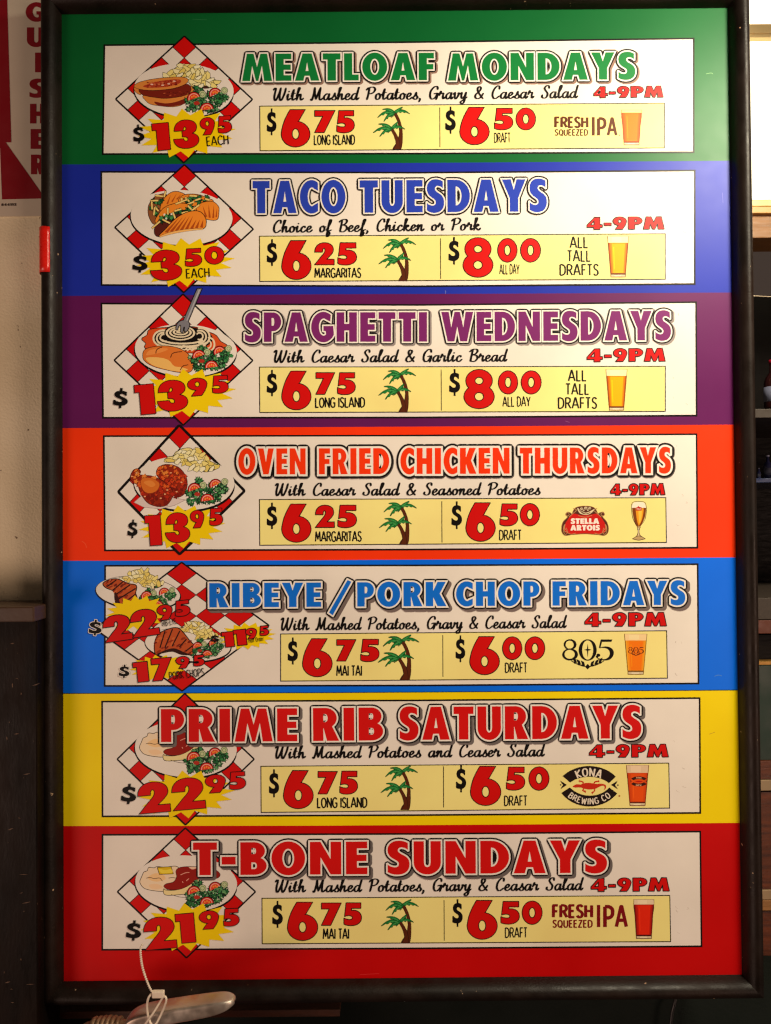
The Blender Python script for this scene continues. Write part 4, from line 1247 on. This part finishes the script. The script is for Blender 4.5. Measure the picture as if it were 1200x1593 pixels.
      r=[('$', 704, 1398.4, 720, 1441.4), ('6', 727, 1400.4, 773.6, 1460.6), ('5', 779.5, 1402, 808, 1437), ('0', 812.5, 1401.4, 843.4, 1437.4)], rn=('DRAFT', 786, 820, 1458, 14.8)),
]
UN = lambda p: p
def box_price(name, items, pan):
    A = Art()
    for ch, x0, y0, x1, y1 in items:
        _rot_ = -1.0
        g = fit('dig', ch, x0, y0, x1, y1, 0)
        if ch == '$':
            A.add(g, BLACK)
        else:
            A.add(grow(g, 0.8), BLACK)
            A.add(grow(g, -0.5), RED)
    return A.build(name, pan, 4)
def headline(d, pan):
    A = Art()
    letters = []
    for text, p0, p1 in d['head']:
        letters += words('head', text, p0, p1, d['cap'])
    if d['day'].startswith('sky'):
        letters.append(poly((541, 902), (547, 905), (518, 957), (512, 953)))
    w, k = d['rim']
    if d['shadow']:
        (dx, dy), c = d['shadow']
        for t in (.5, 1.0):
            for s in letters:
                A.add(grow(tf(s, lambda p: p + [dx * t, dy * t]), k), c)
    for s in letters: A.add(grow(s, k), BLACK)
    for s in letters: A.add(grow(s, w, False), WHITE)
    for s in letters: A.add(grow(s, -.1, False), d['hc'])
    return A.build('headline', pan, 5)

GOLD, AMBER = (250, 178, 20), (240, 120, 16)
for d in D:
    A = Art()
    c = arr(d['c'])
    A.add(grow([[c]], 1.8, False), BLACK)
    A.add(grow([[c]], -.9, False), PANEL)
    rg = random.Random(int(c[0][1]))
    for k in range(4):                                # small scuffs on the old vinyl
        x, y = rg.uniform(1044, 1070), rg.uniform(c[2][1] + 10, c[3][1] - 10)
        A.add(stroke(spline([(x, y), (x + rg.uniform(-1, 2), y + rg.uniform(1, 2)), (x + rg.uniform(-1, 5), y + rg.uniform(2, 4))], 3), rg.uniform(.25, .6)), rg.choice([(200, 188, 174), (176, 160, 146)]))
    pan = A.build('day_panel', board, 2)
    tag(pan, d['day'])
    # dish
    z = zoom(*d['z'])
    A = Art()
    checker(A, *d['dia'], edge=d.get('dedge', 2.5))
    d['food'](A, z)
    A.build('dish_picture', pan, 3)
    # burst and price
    if d['burst']:
        A = Art()
        burst(A, *d['burst'])
        A.build('price_burst', pan, 4)
        A = Art()
        price(A, z, d['price'])
        A.build('dish_price', pan, 6)
        for t, p0, p1, cap in d['note']:
            A = Art()
            for s in words('sans', t, p0, p1, cap, w=11): A.add(s, BLACK, z)
            A.build('price_note', pan, 6)
    else:
        for tips_at, s in (((330, 330), .30), ((455, 665), .245), ((1000, 470), .25)):
            A = Art()
            zz = lambda p: z((p - [590, 866]) * [s * (1.55 if s > .27 else 1.7), s * 1.75 if s > .27 else s * 1.6] / (5.4545 / 3.934) * 1.386 + [tips_at[0], tips_at[1]])
            burst(A, 0, 0, 1.0, zz)
            A.build('price_burst', pan, 4)
        for items, note in (
            ([('$', 36, 370, 114, 466, 4), ('2', 122, 340, 296, 500, -8), ('2', 290, 306, 460, 470, -8), ('9', 453, 278, 546, 370, -6), ('5', 562, 252, 653, 347, -6)], ('RIB-EYE', (486, 411), (572, 393), 34)),
            ([('$', 220, 644, 284, 726, 4), ('1', 308, 628, 398, 750, -6), ('7', 420, 604, 546, 740, -5), ('9', 568, 594, 650, 666, -5), ('5', 674, 586, 741, 652, -5)], ('PORK CHOPS', (530, 737), (742, 712), 46)),
            ([('$', 780, 460, 832, 510, 4), ('1', 850, 444, 922, 536, -6), ('1', 922, 430, 998, 526, -6), ('9', 994, 421, 1062, 486, -5), ('5', 1080, 407, 1135, 466, -5)], ('Half Order', (1015, 511), (1106, 496), 26))):
            A = Art()
            ch, x0, y0, x1, y1, rot = items[0]
            if x0 < 700:
                A.add(grow(tf(fit('dig', *items[0]), z), 1.0), PANEL)
            price(A, z, items, 6)
            A.build('dish_price', pan, 6)
            A = Art()
            for s in words('sans', *note[:3], note[3], w=10): A.add(s, BLACK, z)
            A.build('price_note', pan, 7)
    headline(d, pan)
    A = Art()
    for s in words('script', *d['sub']): A.add(s, BLACK)
    A.build('side_dish_line', pan, 4)
    A = Art()
    x0, x1, y0, y1 = d['hrs']
    for s in words('dig', '4-9PM', (x0 + 1, y1 - .6), (x1 - 1, y1 - 1.6), y1 - y0 - 1.2, 12):
        A.add(grow(s, .9), BLACK)
        A.add(grow(s, -.45), RED)
    A.build('opening_hours', pan, 4)
    A = Art()
    b = arr(d['box'])
    b = b if area(b) > 0 else b[::-1]
    A.add(grow([[b]], .7, False), BLACK)
    A.add(grow([[b]], -.7, False), YBOX)
    x, y0, y1 = d['div']
    A.add(stroke([(x, y0), (x + .3, y1)], 1.3, True), BLACK)
    A.build('drink_box', pan, 3)
    box_price('drink_price', d['l'], pan)
    A = Art()
    t, x0, x1, y, cap = d['ln']
    for s in words('sans', t, (x0, y), (x1, y - (x1 - x0) * .006), cap, 11, w=15): A.add(s, BLACK)
    A.build('drink_name', pan, 4)
    A = Art()
    palm(A, *d['palm'])
    A.build('palm_tree_picture', pan, 4)
    box_price('drink_price', d['r'], pan)
    A = Art()
    t, x0, x1, y, cap = d['rn']
    for s in words('sans', t, (x0, y), (x1, y - .3), cap, 11, w=13): A.add(s, BLACK)
    A.build('drink_name', pan, 4)
    d['pan'] = pan

def art(name, i, fn, level=4):
    A = Art()
    fn(A)
    return A.build(name, D[i]['pan'], level)
Z1, Z4, Z5, Z6, Z7 = zoom(850, 150, 6), zoom(850, 775, 6), zoom(850, 975, 6), zoom(850, 1180, 6), zoom(850, 1390, 6)
BROWN, MAROON = (92, 44, 18), (130, 14, 22)
def ipa(z, dx, dy, k, col, dot):
    def fn(A):
        for s in words('sans', 'FRESH', (62 + dx, 218 + dy), (62 + dx + 365 * k, 218 + dy), 110 * k, 15, 20): A.add(s, col, z)
        for s in words('sans', 'SQUEEZED', (62 + dx, 312 + dy - (0 if k == 1 else 19)), (62 + dx + 365 * k, 312 + dy - (0 if k == 1 else 19)), 64 * k, 16, 17): A.add(s, col, z)
        yb = 310 + dy - (0 if k == 1 else 15)
        h = 206 * (1 if k == 1 else .83)
        xs = [(472, 503), (530, 636), (638, 762)] if k == 1 else [(424, 452), (473, 562), (564, 664)]
        for ch, (x0, x1) in zip('IPA', xs):
            A.add(fit('sans', ch, x0, yb - h, x1, yb, 0, 17 if ch != 'I' else 28), col, z)
        if dot: A.add(disc(683, 365, 5), col, z)
    return fn
art('beer_lettering', 0, ipa(Z1, 20, 72, .83, BROWN, True))
art('beer_lettering', 6, ipa(Z7, 0, 0, 1.0, MAROON, False))
art('beer_glass_picture', 0, lambda A: pint(A, Z1, 697, 128, 893, 456, (238, 118, 8), (214, 80, 14), (252, 226, 140), .08, True))
art('beer_glass_picture', 6, lambda A: pint(A, Z7, 812, 52, 1008, 420, (232, 40, 12), (150, 20, 16), (236, 214, 180), .13, True))
for i, (ox, oy) in ((1, (860, 355)), (2, (857.5, 562))):
    zz = zoom(ox, oy, 6)
    def drafts(A):
        for t, x0, x1, y in (('ALL', 163, 326, 184), ('TALL', 138, 350, 310), ('DRAFTS', 66, 426, 440)):
            for s in words('sans', t, (x0, y), (x1, y - 1), 98, w=13): A.add(s, BLACK, zz)
    art('beer_lettering', i, drafts)
    art('beer_glass_picture', i, lambda A: pint(A, zz, 508, 76, 712, 460, (250, 176, 0), (186, 84, 10), (252, 236, 180), .16, False))
art('beer_emblem', 3, lambda A: logo_cartouche(A, Z4))
art('beer_glass_picture', 3, lambda A: chalice(A, Z4))
art('beer_emblem', 4, lambda A: eight05(A, Z5, BLACK))
def glass5(A):
    pint(A, Z5, 726, 66, 942, 446, (250, 124, 10), (244, 168, 40), (252, 218, 160), .16, False)
    eight05(A, Z5, (70, 24, 14), .305, (718, 153))
art('beer_glass_picture', 4, glass5)
art('beer_emblem', 5, lambda A: kona(A, Z6))
def glass6(A):
    pint(A, Z6, 744, 60, 958, 440, (234, 82, 14), (204, 66, 16), (232, 204, 168), .19, False)
    K = (60, 22, 16)
    A.add([[bez((790, 186), ((820, 158), (905, 158), (936, 186)), ((912, 202),), ((888, 186), (838, 186), (812, 202)))]], K, Z6)
    A.add([[bez((790, 236), ((812, 220),), ((838, 236), (888, 236), (912, 220)), ((936, 236),), ((905, 266), (820, 266), (790, 236)))]], K, Z6)
    A.add(blob((830, 214), (850, 206), (880, 207), (900, 212), (880, 219), (850, 219)), (190, 26, 14), Z6)
    A.add(poly((780, 198), (796, 211), (780, 224), (786, 211)), K, Z6); A.add(poly((944, 198), (928, 211), (944, 224), (938, 211)), K, Z6)
    for s, y0, x0 in (('KONA', 184, 838), ('BREW', 254, 836)):
        for g in words('sans', s, (x0, y0), (x0 + 50, y0), 13, 16, 18): A.add(g, (228, 176, 136), Z6)
art('beer_glass_picture', 5, glass6)

# red tape folded round the left rail
bm = bmesh.new()
ta, tb = at(72, 352, -0.016), at(72, 423, -0.016)
ox = at(95.6, 380).x
prof = [(u, h) for u, h in PROF if u > 0.0045][:-1]
rg = random.Random(4)
rows = []
for k in range(9):
    zc = ta.z + (tb.z - ta.z) * k / 8
    rows.append([bm.verts.new((ox - u - (0.0007 if u > .012 else 0), -h - 0.0007 + (0.0 if u < .0174 else 0), zc + rg.uniform(-.0003, .0003))) for u, h in prof[:-1] + [(0.0175, -0.016)]])
for a, b in zip(rows, rows[1:]):
    for k in range(len(a) - 1):
        bm.faces.new((a[k], a[k + 1], b[k + 1], b[k]))
bmesh.ops.recalc_face_normals(bm, faces=bm.faces)
t = from_bm('tape', bm, solid('red_tape', (226, 28, 16), .32, 0, .15, 60, .3, 160), board, True)
t['label'] = 'bright red tape wrapped over the frame'
md = t.modifiers.new('thick', 'SOLIDIFY'); md.thickness = .0005; md.offset = 1
# ------------------------------------------------------------------ what stands round the board
plaster = solid('cream_plaster', (250, 240, 206), .85, 0, .18, 11, .4, 420, rgb2=(234, 222, 186), spec=.2, speck=((132, 112, 88), 110, .735))
WY = 0.022                                         # wall face, just behind the board
p0, p1 = P(-400, -500, WY), P(640, 1546, WY)
w = box('wall', (p0[0], WY, p1[2]), (p1[0], WY + 0.12, p0[2]), plaster)
tag(w, kind='structure')

# safety sign on the wall, partly behind the frame
sign = thing('wall_sign', 'white wall sign with dark red arrow and lettering, half hidden behind the black frame', 'sign', tuple(P(40, 170, WY)))
zs = zoom(0, 0, 3.465)
SD = WY - 0.0018
def sign_mat(rgb):
    return solid('sign_%d_%d_%d' % rgb, rgb, .45, 0, .06, 12)
s0, s1 = P(-60, -60, WY), P(98, 336.5, WY)
pl = box('sign_plate', (s0[0], SD + .0002, s1[2]), (s1[0], WY - 0.0002, s0[2]), sign_mat((214, 204, 184)), sign)
DR = (140, 10, 26)
A = Art()
A.add(poly((-150, -120), (38, -120), (40, 0), (62, 768), (33, 768), (330, 1190), (330, 1068), (212, 1070), (12, 1075), (-10, 700), (-150, 700)), DR, zs)
A.items = []
A.add(poly((-150, -160), (36, -160), (40, 0), (62, 768), (33, 768), (245, 1070), (12, 1075), (2, 800), (-150, 800)), DR, zs)
A.build('arrow', sign, 1, SD, sign_mat)
A = Art()
for ch, y0, y1, x0, x1 in (('N', -104, -30, 142, 246), ('G', 12, 118, 140, 248), ('U', 148, 254, 146, 246), ('I', 284, 390, 190, 222), ('S', 424, 528, 160, 246), ('H', 560, 666, 163, 250), ('E', 696, 803, 166, 246), ('R', 834, 940, 168, 250)):
    A.add(fit('head', ch, x0, y0, x1, y1), DR, zs)
A.build('lettering', sign, 1, SD, sign_mat)
A = Art()
for s in words('dig', '844112', (8, 1110), (90, 1109), 13, 10): A.add(s, (60, 40, 36), zs)
A.build('part_number', sign, 1, SD, sign_mat)

# dark green wall under the board and to the right of it
gm = solid('dark_green_paint', (18, 26, 22), .6, 0, .25, 6, .15, 240, spec=.2)
p0, p1 = P(60, 1540, 0.10), P(1420, 2100, 0.10)
g = box('lower_wall', (p0[0], 0.10, p1[2]), (p1[0], 0.18, p0[2]), gm)
tag(g, 'dark green painted low wall below the menu board', 'wall')
# ledge
p0, p1 = P(70, 1556, .05), P(531, 1563, .05)
l = box('wooden_ledge', (p0[0], 0.03, p1[2]), (p1[0], 0.0995, p0[2]), solid('ledge_wood', (70, 36, 20), .5, 0, .4, 30, stretch=(1, 8, 8)), None, .0008)
tag(l, 'thin brown wooden ledge under the bottom left of the frame', 'ledge')
# cable
bm = bmesh.new()
tube_bm(bm, [P(1053, 1540, .09), P(1050, 1560, .088), P(1046, 1575, .086), P(1043, 1600, .086), P(1042, 1700, .086)], .0022, 8)
tag(from_bm('cable', bm, solid('black_rubber', (16, 14, 14), .5), None, True), 'thin black cable hanging below the bottom right of the frame', 'cable')

# dark wooden cabinet left
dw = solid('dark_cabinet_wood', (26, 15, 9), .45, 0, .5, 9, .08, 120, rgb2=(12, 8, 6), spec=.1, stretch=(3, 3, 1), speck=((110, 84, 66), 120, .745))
cab = thing('cabinet', 'dark brown wooden cabinet with an overhanging top, left of the menu board', 'cabinet', tuple(P(20, 1500, -.02)))
CY0 = -0.03
a, b = P(-260, 966, CY0), P(60.5, 2000, CY0)
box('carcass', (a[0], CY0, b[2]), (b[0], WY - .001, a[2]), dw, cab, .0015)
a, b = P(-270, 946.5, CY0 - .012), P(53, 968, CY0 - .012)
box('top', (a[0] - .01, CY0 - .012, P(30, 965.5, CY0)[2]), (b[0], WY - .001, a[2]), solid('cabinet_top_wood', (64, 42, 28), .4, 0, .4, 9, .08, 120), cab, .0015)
rg = random.Random(8)
for k in range(14):                                # knocks and scratches in the varnish
    bm = bmesh.new()
    x, y = rg.uniform(4, 56), rg.uniform(990, 1560)
    L, sl = rg.uniform(3, 16), rg.uniform(-.4, .3)
    h = rg.uniform(.5, 1.1)
    q = [P(x, y, CY0 - .0003), P(x + L * .5, y + sl * L * .4 + h, CY0 - .0003), P(x + L, y + sl * L, CY0 - .0003), P(x + L * .5, y + sl * L * .4 - h, CY0 - .0003)]
    bm.faces.new([bm.verts.new(p) for p in q])
    from_bm('scratch', bm, solid('bare_wood', (92, 66, 48), .7), cab)

# fire extinguisher: only its lever, valve and shoulder rise into the picture
steel = solid('worn_steel', (206, 196, 184), 0.38, 0.8, .3, 30, .05, 160, rgb2=(168, 152, 138))
ext = thing('fire_extinguisher', 'metal lever of a fire extinguisher with a white plastic seal, at the bottom left edge', 'extinguisher', tuple(P(150, 1900, -.07)))
ED = -0.062
def lever(top_px, bot_px, wid, mat, name, flange):
    """bent sheet lever: a channel with a rounded end"""
    bm = bmesh.new()
    n = len(top_px)
    rows = []
    for (x, y), hw, fl in zip(top_px, wid, flange):
        c = Vector(P(x, y, ED))
        prof = [(-hw, -fl), (-hw, -fl * .5), (-hw * .99, -.0022), (-hw * .88, -.0002), (0, .0005), (hw * .88, -.0002), (hw * .99, -.0022), (hw, -fl * .5), (hw, -fl)]
        rows.append([bm.verts.new(c + Vector((0, u, v))) for u, v in prof])
    for r0, r1 in zip(rows, rows[1:]):
        for k in range(8):
            bm.faces.new((r0[k], r0[k + 1], r1[k + 1], r1[k]))
    bmesh.ops.recalc_face_normals(bm, faces=bm.faces)
    o = from_bm(name, bm, mat, ext, True)
    md = o.modifiers.new('thick', 'SOLIDIFY'); md.thickness = .002; md.offset = -1
    md = o.modifiers.new('sub', 'SUBSURF'); md.levels = 2; md.render_levels = 2
    return o
lever([(190, 1598), (196, 1586), (205, 1576), (220, 1569), (250, 1563), (290, 1557), (330, 1551), (348, 1549), (358, 1549.5), (364, 1551), (367, 1554)], None,
      [.0085, .0098, .0104, .0108, .0110, .0110, .0106, .0098, .0082, .0058, .0030], steel, 'lever', [.010, .012, .013, .0138, .0140, .0138, .0132, .0112, .0085, .0055, .003])
bm = bmesh.new()
pts = [P(112, 1618, ED), P(138, 1607, ED), P(165, 1602, ED), P(188, 1603, ED), P(250, 1614, ED), P(330, 1620, ED)]
tube_bm(bm, pts, [.008, .0095, .0100, .0098, .0088, .006], 14)
from_bm('carrying_handle', bm, solid('tan_metal', (150, 122, 96), .4, .6, .3, 60, .3, 200), ext, True)
for k in range(6):
    bm = bmesh.new()
    c = P(146 + k * 7.6, 1603 + abs(k - 3) * .8, ED)
    pts = [Vector(c) + Vector((0, .0104 * math.cos(2 * math.pi * j / 14), .0104 * math.sin(2 * math.pi * j / 14))) for j in range(14)]
    tube_bm(bm, pts, .0027, 8, True)
    from_bm('grip_ring', bm, solid('tan_metal', (150, 122, 96)), ext, True)
bm = bmesh.new()
vc = P(196, 1640, ED)
lathe_bm(bm, [(.016, -.03), (.017, -.01), (.014, 0), (.013, .020), (.010, .026)], vc, 20)
from_bm('valve', bm, steel, ext, True)
bm = bmesh.new()
lathe_bm(bm, [(.06, -.30), (.062, -.28), (.062, -.10), (.058, -.075), (.046, -.050), (.028, -.034), (.017, -.028)], vc, 32)
from_bm('cylinder', bm, solid('extinguisher_red', (170, 16, 14), .3), ext, True)
# pull-tight seal: beaded tail and loop round the lever
sm = solid('white_plastic', (232, 216, 196), .45, 0, .08, 40)
tail = spline([(222, 1469, 0), (219, 1476, 0), (219.5, 1490, 0), (222, 1505, 0), (227, 1521, 0), (233, 1536, 0), (239, 1546, 0)], 6)
path = [Vector(P(x, y, ED - .018 - .002 * math.sin(i * .2))) for i, (x, y, _) in enumerate(tail)]
bm = bmesh.new()
dense = []
for a, b in zip(path, path[1:]):
    for k in range(3):
        dense.append(a.lerp(b, k / 3))
tube_bm(bm, dense, [.00062 + .00052 * (1 if (i // 2) % 2 else 0) for i in range(len(dense))], 8)
seal = from_bm('seal_tail', bm, sm, ext, True)
bm = bmesh.new()
loop = spline([(236, 1546), (231, 1553), (229, 1566), (231, 1582), (236, 1594), (242, 1594), (249, 1582), (256, 1566), (259, 1555), (256, 1550), (251, 1556), (240, 1574), (230, 1588), (222, 1600)], 5)
tube_bm(bm, [Vector(P(x, y, ED - .0185 - .0012 * math.sin(i * .35))) for i, (x, y) in enumerate(loop)], .00105, 8)
from_bm('seal_loop', bm, sm, ext, True)
a, b = P(236, 1543.5, ED - .021), P(257, 1549, ED - .0165)
o = box('seal_lock', a, b, sm, ext, .001)

# ------------------------------------------------------------------ back bar to the right of the board
BD = 0.16                                          # front of the back bar
bar = thing('back_bar', 'dark wooden back bar with shelves, right of the menu board', 'bar shelving', tuple(P(1190, 1500, BD)))
dk = solid('bar_dark_wood', (11, 7, 5), .5, 0, .4, 12, .05, 120, spec=.1, stretch=(1, 4, 8))
md_ = solid('bar_brown_wood', (104, 48, 20), .45, 0, .45, 16, .2, 120, rgb2=(66, 28, 12), stretch=(1, 4, 12))
tan = solid('bar_tan_wood', (150, 104, 58), .5, 0, .25, 12, .15, 90, stretch=(1, 4, 10))
grey = solid('grey_trim', (66, 58, 52), .45, .2, .2, 20)
X0 = P(1100, 800, BD)[0]
X1 = P(1500, 800, BD)[0]
def slab(name, y0, y1, mat, d=BD, back=BD + .05, parent=bar, bev=.0008):
    return box(name, (X0, d, P(1180, y1, d)[2]), (X1, back, P(1180, y0, d)[2]), mat, parent, bev)
slab('header', 331, 370, tan)
slab('header_trim', 321, 331.5, solid('gilt_trim', (214, 160, 78), .4, 0, .2, 12), BD - .006, BD + .05)
BK = BD + .24
box('back_panel', (X0, BK, P(1180, 1040, BK)[2]), (X1, BK + .02, P(1180, 372, BD)[2]), dk, bar)
slab('shelf', 636, 650, grey, BD, BK - .0005)
slab('shelf', 744, 751, solid('blue_shelf_glass', (40, 50, 80), .2, 0, .2), BD + .03, BK - .0005)
slab('counter_edge', 930, 964, solid('taupe_edge', (58, 48, 40), .6, 0, .2, 200), BD, BK - .0005)
slab('counter_trim', 965, 986, solid('russet_trim', (92, 38, 16), .5, 0, .2))
slab('recess_panel', 987, 1028, dk, BD + .012)
slab('brass_strip', 1029, 1035, solid('brass', (170, 124, 58), .4, .5, .3, 30))
slab('green_panel', 1035.5, 1183, solid('bar_green', (16, 44, 34), .5, 0, .2, 8))
slab('drawer_front', 1184, 1213, md_, BD - .004)
slab('drawer_strip', 1214, 1230.5, solid('pale_strip', (160, 134, 102), .45, 0, .15, 12), BD - .006)
slab('drawer_front', 1232, 1384, md_, BD - .004)
slab('drawer_strip', 1385, 1400, solid('pale_strip', (176, 152, 120)), BD - .006)
slab('drawer_strip', 1401, 1417, tan, BD - .007)
slab('drawer_front', 1418, 1509, md_, BD - .004)
slab('plinth', 1510, 1800, gm, BD)
# glass door rail, the thin pale line
bm = bmesh.new()
tube_bm(bm, [P(1150, 459.5, BD + .02), P(1176, 460.5, BD + .02), P(1230, 463, BD + .02)], .0006, 6)
from_bm('door_rail', bm, solid('pale_wire', (220, 200, 170), .3), bar)
# lit display cabinet above the bar
lit = thing('light_panel', 'bright lit white panel with yellow wooden trim, top right corner', 'light panel', tuple(P(1185, 320, BD)))
em, nt, bs = new_mat('lit_diffuser')
bs.inputs['Base Color'].default_value = (.9, .85, .7, 1)
bs.inputs['Emission Color'].default_value = (1.0, .90, .66, 1)
bs.inputs['Emission Strength'].default_value = 1.7
slab('diffuser', 59, 309, em, BD + .004, BD + .04, lit, 0)
slab('diffuser', -120, 36, em, BD + .004, BD + .04, lit, 0)
hm = solid('gold_wood', (238, 210, 146), .5, 0, .2, 14)
slab('trim', 37, 52, hm, BD - .002, BD + .04, lit)
slab('trim', 53, 58, hm, BD - .004, BD + .04, lit)
slab('trim', 310, 320.5, hm, BD - .004, BD + .04, lit)

# bottles on the back bar shelf
def bottle(px, foot, top, d, rgb, cap, label):
    t = thing('bottle', label, 'bottle', tuple(P(px, foot, d)), 'bottles on the back bar shelf')
    c = P(px, foot, d)
    h = (P(px, top, d) - c)[2]
    r = h * .17
    bm = bmesh.new()
    lathe_bm(bm, [(r * .9, 0), (r, h * .03), (r, h * .52), (r * .86, h * .62), (r * .38, h * .74), (r * .34, h * .93)], c, 18)
    from_bm('glass_body', bm, solid('glass_%d_%d_%d' % rgb, rgb, .12, 0, .2), t, True)
    bm = bmesh.new()
    lathe_bm(bm, [(r * .42, h * .93), (r * .42, h), (r * .3, h * 1.005)], c, 14)
    from_bm('cap', bm, solid('cap_%d_%d_%d' % cap, cap, .35), t, True)
    bm = bmesh.new()
    lathe_bm(bm, [(r * 1.02, h * .14), (r * 1.02, h * .44)], c, 18)
    from_bm('paper_label', bm, solid('label_%d' % rgb[0], (120, 124, 150), .6), t, True)
SD2 = BD + .12
bottle(1195, 744, 708, SD2, (60, 64, 110), (190, 195, 225), 'small pale-capped blue bottle on the upper shelf, right edge')
bottle(1181, 744, 728, SD2 - .02, (80, 86, 140), (200, 200, 220), 'tiny blue bottle left of the pale-capped bottle on the upper shelf')
bottle(1203, 636, 560, SD2, (44, 14, 16), (190, 20, 50), 'dark bottle with a red cap on the back bar, right edge')
